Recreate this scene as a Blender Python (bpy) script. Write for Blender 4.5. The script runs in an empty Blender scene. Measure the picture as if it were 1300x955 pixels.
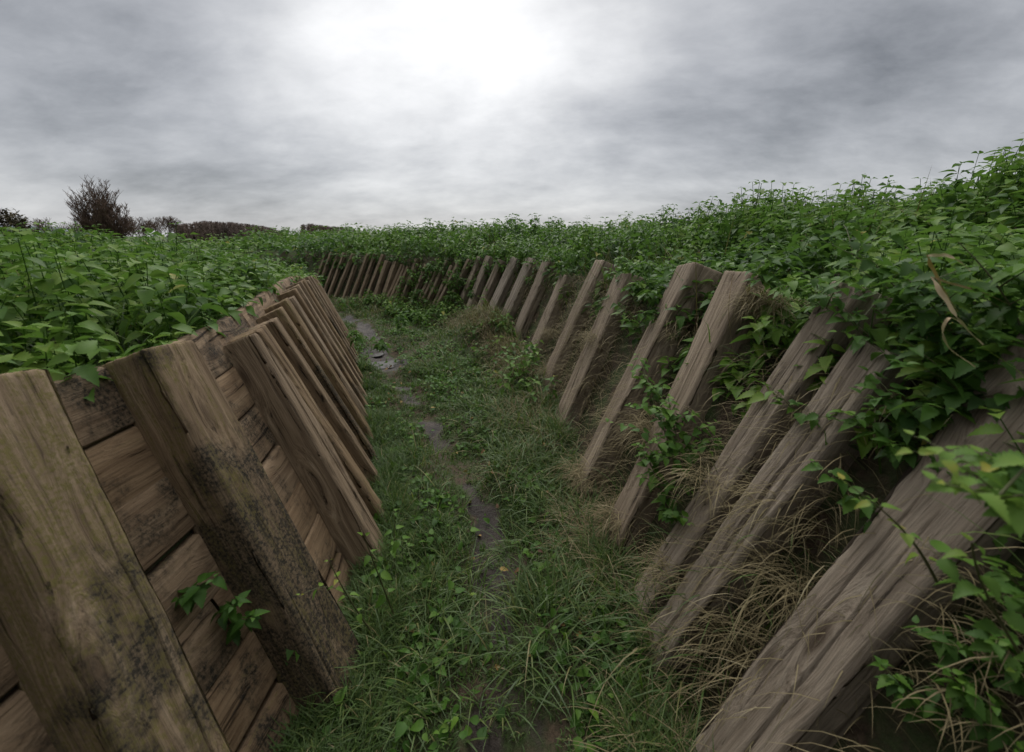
import bpy, math, random
import numpy as np
from mathutils import Matrix, Vector
rng = np.random.default_rng(7)
random.seed(7)
scene = bpy.context.scene
COL = scene.collection
rad = math.radians

# ------------------------------------------------------------------ camera
F, HOR = 520.0, 300.0
PITCH = math.atan((432.5-HOR)/F)
cp, sp = math.cos(PITCH), math.sin(PITCH)
cam = bpy.data.cameras.new('camera'); camo = bpy.data.objects.new('camera', cam); COL.objects.link(camo)
cam.sensor_width = 36; cam.lens = 36*F/1300; cam.shift_y = -45/1300
cam.clip_start = 0.05; cam.clip_end = 5000
camo.rotation_euler = (math.pi/2-PITCH, 0, 0)
cam.dof.use_dof = True; cam.dof.focus_distance = 3.0; cam.dof.aperture_fstop = 2.8
scene.camera = camo

def ray(px, py):
    X = (px-650)/F; D = (py-432.5)/F
    return np.array([X, cp-D*sp, -(sp+D*cp)])

# ------------------------------------------------------------------ plan of the trench
ZF = -1.65
KR, KL = .45, .43
def smooth(P, it=3):
    P = np.array(P, float)
    for _ in range(it):
        Q = .75*P[:-1]+.25*P[1:]; R = .25*P[:-1]+.75*P[1:]
        N = np.empty((2*len(Q), 2)); N[0::2] = Q; N[1::2] = R
        P = np.vstack([P[:1], N, P[-1:]])
    return P
BR = smooth([(.62,-2),(.6,.3),(.53,1.2),(.47,2),(.38,3),(.27,4),(.13,5),(-.08,6),(-.5,6.9),(-1.3,7.9),(-2.4,8.8),(-5.5,11.2),(-9,14),(-20,23)])
BL = smooth([(-.65,-2),(-.62,.3),(-.58,1.15),(-.60,1.6),(-.70,2.05),(-.90,2.58),(-1.07,2.96),(-1.21,3.31),(-1.57,4.15),(-1.98,5.12),(-2.52,6.35),(-3.25,7.8),(-4.4,9.0),(-6.8,10.9),(-10,13.6),(-21,23)])
def zTopL(y): return np.interp(y, [2, 4.2, 5.2, 6.4, 8, 10, 14], [-.40, -.43, -.47, -.56, -.68, -.74, -.74])
PATH = smooth([(.02,.3),(0,.8),(-.05,1.4),(-.1,1.9),(-.25,2.5),(-.7,3.3),(-1.2,4.3),(-1.87,5.66),(-2.6,7.4),(-4.3,9.3)])
def polydist(P, x, y):
    """distance and side (positive = right of travel)"""
    x = np.atleast_1d(np.asarray(x, float)); y = np.atleast_1d(np.asarray(y, float))
    out = np.full(x.shape, 1e9)
    for (x0, y0), (x1, y1) in zip(P[:-1], P[1:]):
        dx, dy = x1-x0, y1-y0; L = dx*dx+dy*dy
        if L < 1e-12: continue
        t = np.clip(((x-x0)*dx+(y-y0)*dy)/L, 0, 1)
        ex, ey = x-x0-t*dx, y-y0-t*dy
        d = np.hypot(ex, ey)
        cr = dx*(y-y0)-dy*(x-x0)
        m = d < np.abs(out)-1e-9
        out = np.where(m, np.where(cr < 0, d, -d), out)
    return out
def sdR(x, y): return polydist(BR, x, y)
def sdL(x, y): return -polydist(BL, x, y)

def hit(side, px, py, off=0.):
    r = ray(px, py); k = KR if side == 'R' else KL
    t = np.arange(.3, 30, .01)
    f = (sdR if side == 'R' else sdL)(r[0]*t, r[1]*t)-off-k*(r[2]*t-ZF)
    i = np.where((f[:-1] < 0) & (f[1:] >= 0))[0]
    if len(i) == 0: return None
    i = i[0]; tt = t[i]+.01*(-f[i])/(f[i+1]-f[i])
    return r*tt
def wall_normal(side, P):
    fn = sdR if side == 'R' else sdL; k = KR if side == 'R' else KL; e = .05
    gx = (fn(P[0]+e, P[1])[0]-fn(P[0]-e, P[1])[0])/(2*e); gy = (fn(P[0], P[1]+e)[0]-fn(P[0], P[1]-e)[0])/(2*e)
    n = np.array([-gx, -gy, k]); return n/np.linalg.norm(n)

# value noise
def _h(i, j, s):
    n = (i*374761393+j*668265263+s*1442695041) & 0x7fffffff
    n = (n ^ (n >> 13))*1274126177 & 0x7fffffff
    return ((n ^ (n >> 16)) & 0xffff)/65535.0
def vnoise(x, y, s=0):
    x = np.asarray(x, float); y = np.asarray(y, float)
    i = np.floor(x).astype(np.int64); j = np.floor(y).astype(np.int64); u = x-i; v = y-j
    u = u*u*(3-2*u); v = v*v*(3-2*v)
    return ((_h(i, j, s)*(1-u)+_h(i+1, j, s)*u)*(1-v)+(_h(i, j+1, s)*(1-u)+_h(i+1, j+1, s)*u)*v)
def fbm(x, y, s=0, o=4):
    a = 0; w = .5; t = 0
    for k in range(o):
        a = a+w*vnoise(np.asarray(x)*2**k, np.asarray(y)*2**k, s+k*7); t += w; w *= .5
    return a/t
def sstep(a, b, x):
    t = np.clip((x-a)/(b-a), 0, 1); return t*t*(3-2*t)

def ground_z(x, y, dr=None, dl=None):
    x = np.atleast_1d(np.asarray(x, float)); y = np.atleast_1d(np.asarray(y, float))
    if dr is None: dr = sdR(x, y)
    if dl is None: dl = sdL(x, y)
    pd = np.abs(polydist(PATH, x, y))
    nz = fbm(x*3, y*3, 3)
    z = ZF+.06*(nz-.5)*2+.05*(fbm(x*12, y*12, 9)-.5)-.05*np.exp(-(pd/.16)**2)
    puddle = np.exp(-((x+1.9)**2+(y-5.7)**2)/.35)
    z = z-.05*puddle
    # grassy toe under the right wall
    z = z+.12*sstep(-.42, 0, dr)*sstep(2.2, 4.2, y)
    z = z+.30*np.exp(-(((x+.45)/.55)**2+((y-6.3)/.8)**2))
    ridge = .62-.16*sstep(2.5, 5, y)-.12*sstep(5, 9.5, y)-.10*sstep(-1, -6, x)
    ridge = ridge + .06*sstep(3.5, 1.5, y)
    zr = -.50+ridge*sstep(.6, 3.4, dr)+.12*(fbm(x*.8, y*.8, 21)-.5)*sstep(.7, 2, dr)-1.35*sstep(5, 14, dr)
    sr = ZF+(dr-.13)/KR+.07*(fbm(x*4, y*4, 5)-.5)
    zl = -.62+(zTopL(y)+.40)*sstep(4, .8, dl)+.058*np.clip(dl-.6, 0, 8)+.10*(fbm(x*.8, y*.8, 25)-.5)*sstep(.8, 2, dl)-.9*sstep(8.5, 14, dl)
    zl = zl+.28*np.exp(-(((x+8.2)/1.3)**2+((y-8.6)/1.2)**2))-.22*sstep(-6.2, -9.5, x)*sstep(9, 3, y)
    sl = ZF+(dl-.20)/KL
    # the field dips a little between the two runs of the wall
    zR = np.minimum(sr, zr); zL = np.minimum(sl, zl)
    z = np.where(dr > 0.05, np.maximum(z, zR), z)
    z = np.where(dl > 0.05, np.maximum(z, zL), z)
    far = sstep(25, 60, np.hypot(x, y))
    z = z*(1-far)+(-1.35)*far
    return z

# ------------------------------------------------------------------ mesh helpers
def build(name, verts, faces=None, mat=None, parent=None, quads=None, tris=None, attrs=None, uv=None, smooth_=True):
    me = bpy.data.meshes.new(name)
    verts = np.asarray(verts, np.float32).reshape(-1, 3)
    if faces is not None:
        me.from_pydata(verts.tolist(), [], faces)
    else:
        li = []; tot = []
        if quads is not None and len(quads): li.append(np.asarray(quads, np.int32).ravel()); tot.append(np.full(len(quads), 4, np.int32))
        if tris is not None and len(tris): li.append(np.asarray(tris, np.int32).ravel()); tot.append(np.full(len(tris), 3, np.int32))
        li = np.concatenate(li); tot = np.concatenate(tot)
        me.vertices.add(len(verts)); me.vertices.foreach_set('co', verts.ravel())
        me.loops.add(len(li)); me.loops.foreach_set('vertex_index', li)
        me.polygons.add(len(tot)); st = np.concatenate([[0], np.cumsum(tot)[:-1]]).astype(np.int32)
        me.polygons.foreach_set('loop_start', st); me.polygons.foreach_set('loop_total', tot)
    if attrs:
        for k, v in attrs.items():
            a = me.attributes.new(k, 'FLOAT', 'POINT'); a.data.foreach_set('value', np.asarray(v, np.float32))
    me.update(calc_edges=True)
    if uv is not None:
        l = me.uv_layers.new(name='uv'); vi = np.empty(len(me.loops), np.int32); me.loops.foreach_get('vertex_index', vi)
        l.data.foreach_set('uv', np.asarray(uv, np.float32)[vi].ravel())
    me.validate()
    if smooth_: me.polygons.foreach_set('use_smooth', np.ones(len(me.polygons), bool))
    if mat: me.materials.append(mat)
    o = bpy.data.objects.new(name, me); COL.objects.link(o)
    if parent: o.parent = parent
    return o
def tag(o, label=None, cat=None, group=None, kind=None):
    if label: o['label'] = label
    if cat: o['category'] = cat
    if group: o['group'] = group
    if kind: o['kind'] = kind
    return o
def empty(name, loc=(0,0,0)):
    o = bpy.data.objects.new(name, None); COL.objects.link(o); o.location = loc; o.empty_display_size = .1
    return o

# ------------------------------------------------------------------ materials
class NT:
    def __init__(s, m):
        m.use_nodes = True; s.t = m.node_tree; s.t.nodes.clear()
    def n(s, typ, **kw):
        nd = s.t.nodes.new(typ)
        for k, v in kw.items():
            if k.startswith('_'): setattr(nd, k[1:], v)
            else:
                key = k.replace('__', ' ')
                nd.inputs[key].default_value = v
        return nd
    def l(s, a, b): s.t.links.new(a, b)
    def math(s, op, a, b=None, clamp=False):
        nd = s.t.nodes.new('ShaderNodeMath'); nd.operation = op; nd.use_clamp = clamp
        for i, v in enumerate((a, b)):
            if v is None: continue
            if isinstance(v, (int, float)): nd.inputs[i].default_value = v
            else: s.l(v, nd.inputs[i])
        return nd.outputs[0]
    def mix(s, f, a, b, mode='MIX'):
        nd = s.t.nodes.new('ShaderNodeMix'); nd.data_type = 'RGBA'; nd.blend_type = mode
        for k, v in ((0, f), (6, a), (7, b)):
            if isinstance(v, (int, float)): nd.inputs[k].default_value = v
            elif isinstance(v, tuple): nd.inputs[k].default_value = (*v, 1) if len(v) == 3 else v
            else: s.l(v, nd.inputs[k])
        return nd.outputs[2]
    def ramp(s, f, stops, interp='LINEAR'):
        nd = s.t.nodes.new('ShaderNodeValToRGB'); nd.color_ramp.interpolation = interp
        e = nd.color_ramp.elements
        while len(e) < len(stops): e.new(.5)
        for el, (p, c) in zip(e, stops):
            el.position = p; el.color = (*c, 1) if isinstance(c, tuple) else (c, c, c, 1)
        s.l(f, nd.inputs[0]); return nd.outputs[0]
    def noise(s, vec, scale, detail=4, rough=.55, dist=0, dim='3D'):
        nd = s.t.nodes.new('ShaderNodeTexNoise'); nd.inputs['Scale'].default_value = scale
        nd.inputs['Detail'].default_value = detail; nd.inputs['Roughness'].default_value = rough; nd.inputs['Distortion'].default_value = dist
        s.l(vec, nd.inputs['Vector']); return nd.outputs['Fac']
    def mapping(s, vec, scale=(1,1,1), loc=None, rot=(0,0,0)):
        nd = s.t.nodes.new('ShaderNodeMapping'); nd.inputs['Scale'].default_value = scale; nd.inputs['Rotation'].default_value = rot
        s.l(vec, nd.inputs['Vector'])
        if loc is not None:
            if isinstance(loc, tuple): nd.inputs['Location'].default_value = loc
            else: s.l(loc, nd.inputs['Location'])
        return nd.outputs[0]
    def attr(s, name, typ='GEOMETRY'):
        nd = s.t.nodes.new('ShaderNodeAttribute'); nd.attribute_name = name; nd.attribute_type = typ
        return nd
def mat_new(name):
    m = bpy.data.materials.new(name); return m, NT(m)

def foliage_mat(name, stops, rough=.5, trans=.35, spec=.35):
    m, t = mat_new(name)
    tint = t.attr('tint').outputs['Fac']
    tc = t.n('ShaderNodeTexCoord').outputs['Object']
    nz = t.noise(tc, 45, 2)
    f = t.math('ADD', tint, t.math('MULTIPLY', t.math('SUBTRACT', nz, .5), .25))
    c = t.ramp(f, stops)
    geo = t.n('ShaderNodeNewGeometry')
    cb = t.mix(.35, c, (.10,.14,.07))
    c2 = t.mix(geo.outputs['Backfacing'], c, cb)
    b = t.n('ShaderNodeBsdfPrincipled', Roughness=rough); b.inputs['Specular IOR Level'].default_value = spec
    t.l(c2, b.inputs['Base Color'])
    tr = t.n('ShaderNodeBsdfTranslucent'); tcx = t.mix(.5, c2, (.10,.22,.02), 'MIX'); t.l(tcx, tr.inputs['Color'])
    mx = t.n('ShaderNodeMixShader'); mx.inputs[0].default_value = trans
    t.l(b.outputs[0], mx.inputs[1]); t.l(tr.outputs[0], mx.inputs[2])
    o = t.n('ShaderNodeOutputMaterial'); t.l(mx.outputs[0], o.inputs['Surface'])
    return m
M = {}
M['nettle'] = foliage_mat('nettle_leaf', [(0, (.025,.066,.012)), (.40, (.060,.138,.020)), (.75, (.12,.22,.030)), (.93, (.18,.26,.035)), (1, (.33,.29,.05))], .55, .4, .25)
M['grass'] = foliage_mat('grass_blade', [(0, (.028,.058,.009)), (.5, (.070,.130,.018)), (.80, (.14,.18,.03)), (.94, (.25,.215,.07)), (1, (.36,.27,.14))], .5, .35, .3)
M['dry'] = foliage_mat('dry_grass_blade', [(0, (.10,.06,.03)), (.4, (.22,.14,.075)), (.75, (.36,.26,.15)), (1, (.5,.4,.26))], .7, .2, .2)
M['autumn'] = foliage_mat('autumn_leaf', [(0, (.07,.03,.012)), (.5, (.16,.085,.03)), (1, (.3,.2,.06))], .6, .2, .25)
M['stem'] = foliage_mat('green_stem', [(0, (.05,.07,.02)), (1, (.12,.11,.05))], .6, 0., .3)

def wood_mat(name, uvmode=False):
    m, t = mat_new(name)
    if uvmode:
        uvn = t.n('ShaderNodeTexCoord').outputs['UV']
        tint = t.attr('tint').outputs['Fac']
        loc = t.n('ShaderNodeCombineXYZ'); t.l(t.math('MULTIPLY', tint, 13.), loc.inputs[0]); t.l(t.math('MULTIPLY', tint, 37.), loc.inputs[2])
        base = t.mapping(uvn, (1,1,1), loc.outputs[0])
        # u along, v across -> grain axis Z
        sx = t.n('ShaderNodeSeparateXYZ'); t.l(base, sx.inputs[0])
        cx = t.n('ShaderNodeCombineXYZ'); t.l(sx.outputs[1], cx.inputs[0]); t.l(sx.outputs[2], cx.inputs[1]); t.l(sx.outputs[0], cx.inputs[2])
        P = cx.outputs[0]
        grey = t.math('MULTIPLY', tint, .2); moss = t.math('ADD', .12, 0.); dark = t.math('ADD', t.math('MULTIPLY', tint, .25), .28)
        wz = None
    else:
        tc = t.n('ShaderNodeTexCoord').outputs['Object']
        rnd = t.n('ShaderNodeObjectInfo').outputs['Random']
        loc = t.n('ShaderNodeCombineXYZ'); t.l(t.math('MULTIPLY', rnd, 71.), loc.inputs[0]); t.l(t.math('MULTIPLY', rnd, 23.), loc.inputs[1]); t.l(t.math('MULTIPLY', rnd, 117.), loc.inputs[2])
        P = t.mapping(tc, (1,1,1), loc.outputs[0])
        grey = t.attr('grey', 'OBJECT').outputs['Fac']; moss = t.attr('moss', 'OBJECT').outputs['Fac']; dark = t.attr('stain', 'OBJECT').outputs['Fac']
        wz = t.n('ShaderNodeSeparateXYZ'); t.l(tc, wz.inputs[0]); wz = wz.outputs[2]
    if not uvmode:
        hgt_ = t.math('DIVIDE', t.math('SUBTRACT', 1.5, wz), .55, True)
        dark = t.math('MULTIPLY', dark, t.math('ADD', .25, t.math('MULTIPLY', hgt_, .75)))
    # gentle wander of the grain + knots
    wv = t.n('ShaderNodeTexNoise'); wv.inputs['Scale'].default_value = 1; wv.inputs['Detail'].default_value = 2
    t.l(t.mapping(P, (5, 5, 1.6)), wv.inputs['Vector'])
    off = t.n('ShaderNodeVectorMath', _operation='MULTIPLY_ADD'); t.l(wv.outputs['Color'], off.inputs[0]); off.inputs[1].default_value = (.06,.06,0); t.l(P, off.inputs[2])
    P2 = off.outputs[0]
    vor = t.n('ShaderNodeTexVoronoi', Scale=1.); vor.voronoi_dimensions = '3D'; t.l(t.mapping(P, (7, 7, 1.9)), vor.inputs['Vector'])
    knot = t.ramp(vor.outputs['Distance'], [(0, 1.), (.09, .75), (.16, 0.)])
    knotw = t.ramp(vor.outputs['Distance'], [(0, 1.), (.45, 0.)])
    kring = t.math('MULTIPLY', knotw, .06)
    sx = t.n('ShaderNodeSeparateXYZ'); t.l(P2, sx.inputs[0])
    cx = t.n('ShaderNodeCombineXYZ'); t.l(t.math('ADD', sx.outputs[0], kring), cx.inputs[0]); t.l(t.math('ADD', sx.outputs[1], kring), cx.inputs[1]); t.l(sx.outputs[2], cx.inputs[2])
    G = cx.outputs[0]
    g1 = t.noise(t.mapping(G, (38, 38, 1.3)), 1, 6, .62, .3)
    g2 = t.noise(t.mapping(G, (150, 150, 3.2)), 1, 5, .65)
    g3 = t.noise(t.mapping(G, (14, 14, .6)), 1, 3, .5)
    blotch = t.noise(P, 5.5, 6, .68)
    blotch2 = t.noise(t.mapping(G, (22, 22, 2.2)), 1, 7, .70)
    fine = t.noise(P, 90, 4, .7)
    brown = t.ramp(t.math('ADD', t.math('MULTIPLY', g1, .65), t.math('MULTIPLY', g3, .35)), [(.28, (.062,.037,.018)), (.44, (.145,.092,.047)), (.57, (.225,.150,.080)), (.74, (.34,.245,.145))] if not uvmode else [(.28, (.075,.045,.024)), (.44, (.175,.112,.062)), (.57, (.26,.175,.10)), (.74, (.36,.255,.155))])
    gr = t.ramp(t.math('ADD', t.math('MULTIPLY', g1, .7), t.math('MULTIPLY', g3, .3)), [(.28, (.105,.084,.064)), (.44, (.225,.188,.148)), (.58, (.33,.285,.23)), (.75, (.45,.40,.33))])
    c = t.mix(grey, brown, gr)
    c = t.mix(t.math('MULTIPLY', t.ramp(g2, [(.30, 1.), (.48, 0.)]), .62), c, (.05,.036,.025))
    # fissures
    fis = t.ramp(g1, [(.31, 1.), (.37, 0.)])
    c = t.mix(t.math('MULTIPLY', fis, .8), c, (.018,.013,.01))
    c = t.mix(t.math('MULTIPLY', knot, .8), c, (.045,.027,.016))
    # algae: yellow-green
    ms = t.math('SUBTRACT', t.math('ADD', blotch2, t.math('MULTIPLY', moss, .42)), .66)
    msk = t.math('MULTIPLY', ms, 9., True)
    msk = t.math('MULTIPLY', msk, t.ramp(fine, [(.42, .05), (.60, .8)]))
    c = t.mix(msk, c, (.135,.118,.032))
    # black damp stains
    bs = t.math('SUBTRACT', t.math('ADD', blotch, t.math('MULTIPLY', dark, .38)), .66)
    bsk = t.math('MULTIPLY', bs, 8., True)
    bsk = t.math('MULTIPLY', bsk, t.ramp(fine, [(.40, .95), (.60, .30)]))
    c = t.mix(bsk, c, (.018,.018,.014))
    b = t.n('ShaderNodeBsdfPrincipled', Roughness=.85); b.inputs['Specular IOR Level'].default_value = .2
    t.l(c, b.inputs['Base Color'])
    hgt = t.math('ADD', t.math('MULTIPLY', g1, .6), t.math('ADD', t.math('MULTIPLY', g2, .35), t.math('ADD', t.math('MULTIPLY', fis, -.5), t.math('MULTIPLY', fine, .12))))
    bp = t.n('ShaderNodeBump', Strength=1., Distance=.012); t.l(hgt, bp.inputs['Height']); t.l(bp.outputs[0], b.inputs['Normal'])
    o = t.n('ShaderNodeOutputMaterial'); t.l(b.outputs[0], o.inputs['Surface'])
    return m
M['wood'] = wood_mat('weathered_timber'); M['board'] = wood_mat('board_timber', True)

def ground_mat():
    m, t = mat_new('earth')
    tc = t.n('ShaderNodeTexCoord').outputs['Object']
    mud = t.attr('mud').outputs['Fac']; mead = t.attr('meadow').outputs['Fac']
    n1 = t.noise(tc, 6, 7, .65); n2 = t.noise(tc, 45, 6, .7); n3 = t.noise(tc, .35, 3)
    soil = t.ramp(n2, [(.3, (.028,.019,.012)), (.5, (.07,.048,.030)), (.72, (.13,.092,.06))])
    turf = t.ramp(n1, [(.3, (.020,.030,.010)), (.55, (.04,.062,.018)), (.75, (.07,.09,.03))])
    mudc = t.ramp(n1, [(.3, (.014,.010,.008)), (.5, (.034,.025,.020)), (.7, (.070,.053,.042))])
    c = t.mix(t.ramp(n1, [(.4, 0.), (.6, 1.)]), soil, turf)
    mm = t.math('MULTIPLY', t.math('SUBTRACT', t.math('ADD', mud, t.math('MULTIPLY', t.math('SUBTRACT', n2, .5), .5)), .35), 4., True)
    c = t.mix(mm, c, mudc)
    meadc = t.ramp(t.noise(tc, .12, 5, .6), [(.3, (.05,.085,.025)), (.7, (.085,.12,.035))])
    c = t.mix(mead, c, meadc)
    b = t.n('ShaderNodeBsdfPrincipled'); t.l(c, b.inputs['Base Color'])
    r = t.n('ShaderNodeMapRange'); t.l(mm, r.inputs[0]); r.inputs[3].default_value = .95; r.inputs[4].default_value = .58
    t.l(r.outputs[0], b.inputs['Roughness']); b.inputs['Specular IOR Level'].default_value = .35
    bp = t.n('ShaderNodeBump', Strength=.8, Distance=.03); t.l(t.math('ADD', n2, n1), bp.inputs['Height']); t.l(bp.outputs[0], b.inputs['Normal'])
    o = t.n('ShaderNodeOutputMaterial'); t.l(b.outputs[0], o.inputs['Surface'])
    return m
M['ground'] = ground_mat()
def simple_mat(name, c1, c2, scale, rough=.9, zscale=1):
    m, t = mat_new(name); tc = t.n('ShaderNodeTexCoord').outputs['Object']
    n = t.noise(t.mapping(tc, (1,1,zscale)), scale, 5, .6)
    c = t.ramp(n, [(.35, c1), (.65, c2)])
    b = t.n('ShaderNodeBsdfPrincipled', Roughness=rough); t.l(c, b.inputs['Base Color'])
    o = t.n('ShaderNodeOutputMaterial'); t.l(b.outputs[0], o.inputs['Surface']); return m
M['bark'] = simple_mat('bark', (.05,.037,.028), (.12,.09,.068), 6)
M['twig'] = simple_mat('twig', (.075,.045,.032), (.13,.082,.058), 1.5)
M['hedge'] = simple_mat('russet_leaf', (.035,.032,.014), (.085,.065,.025), 1.5)
M['wood_far'] = simple_mat('hazed_far_twig', (.085,.062,.052), (.15,.105,.082), .12)  # far woods: twig colour lightened to paint in distance haze
M['wood_red'] = simple_mat('russet_twig', (.10,.045,.028), (.16,.08,.05), .3)
M['conifer'] = simple_mat('conifer_needle', (.018,.028,.016), (.04,.05,.028), .5)
M['hill'] = simple_mat('hazed_hill_slope', (.13,.16,.18), (.17,.20,.22), .03)  # distance haze painted in as a bluish base colour
def water_mat():
    m, t = mat_new('puddle_water'); tc = t.n('ShaderNodeTexCoord').outputs['Object']
    b = t.n('ShaderNodeBsdfPrincipled', Roughness=.38); b.inputs['Base Color'].default_value = (.025,.02,.017,1); b.inputs['Specular IOR Level'].default_value = .5
    bp = t.n('ShaderNodeBump', Strength=.3, Distance=.01); t.l(t.noise(tc, 14, 3), bp.inputs['Height']); t.l(bp.outputs[0], b.inputs['Normal'])
    o = t.n('ShaderNodeOutputMaterial'); t.l(b.outputs[0], o.inputs['Surface']); return m
M['water'] = water_mat()

# ------------------------------------------------------------------ ground sheet
def axis(a, b, step, lo, hi, g=1.22):
    c = list(np.arange(a, b+1e-6, step)); s = step; x = c[-1]
    while x < hi: s *= g; x += s; c.append(x)
    s = step; x = c[0]; pre = []
    while x > lo: s *= g; x -= s; pre.append(x)
    return np.array(pre[::-1]+c)
gx = axis(-6.5, 4.5, .06, -2500, 2500); gy = axis(-1.5, 12, .06, -400, 3000)
GX, GY = np.meshgrid(gx, gy); fx, fy = GX.ravel(), GY.ravel()
dr_, dl_ = sdR(fx, fy), sdL(fx, fy)
gz = ground_z(fx, fy, dr_, dl_)
nx, ny = len(gx), len(gy)
ii = (np.arange(ny-1)[:, None]*nx+np.arange(nx-1)[None]).ravel()
quads = np.stack([ii, ii+1, ii+nx+1, ii+nx], 1)
pd_ = np.abs(polydist(PATH, fx, fy))
def mudmask(x, y, pd):
    w = .12+.14*(fbm(x*2.2, y*2.2, 31)-.5)*2+.12*np.exp(-((x+1.9)**2+(y-5.6)**2)/.6)
    patch = .05+1.35*sstep(.35, .68, fbm(x*3.2+4, y*3.2, 33))+.6*np.exp(-((x+1.9)**2+(y-5.6)**2)/.8)+.4*np.exp(-((y-1.8)/.45)**2)+.3*np.exp(-((y-1.15)/.2)**2)
    gap = 1-.75*np.exp(-((y-2.75)/.38)**2)-.6*np.exp(-((y-4.1)/.45)**2)
    return np.clip((1-sstep(w*.6, w*1.4, pd))*patch*gap*1.15, 0, 1)
mud_ = mudmask(fx, fy, pd_)*((dr_ < 0) & (dl_ < 0))
mead_ = sstep(14, 22, np.hypot(fx, fy))
tag(build('ground', np.stack([fx, fy, gz], 1), quads=quads, mat=M['ground'], attrs={'mud': mud_, 'meadow': mead_}), 'dark earth and mud of the trench floor with the field around', None, None, 'structure')

# puddles
def puddle(cx, cy, rx, ry, rot, z, seed):
    a = np.linspace(0, 2*math.pi, 40, endpoint=False)
    r = 1+.5*(fbm(np.cos(a)*1.6+5, np.sin(a)*1.6+seed, seed)-.5)*2
    X = np.cos(a)*rx*r; Y = np.sin(a)*ry*r
    x = cx+X*math.cos(rot)-Y*math.sin(rot); y = cy+X*math.sin(rot)+Y*math.cos(rot)
    v = [(cx, cy, z)]+list(zip(x, y, [z]*40))
    f = [(0, i+1, (i+1) % 40+1) for i in range(40)]
    return v, f
vs, fs = [], []
for p in ((-1.78,5.35,.30,.20,.4,-1.712,3),(-2.05,6.0,.22,.17,1.1,-1.712,5),(-2.75,7.6,.3,.16,2.2,-1.70,8)):
    v, f = puddle(*p); n0 = len(vs); vs += v; fs += [tuple(i+n0 for i in q) for q in f]
tag(build('puddle', vs, fs, M['water']), None, None, None, 'structure')

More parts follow.
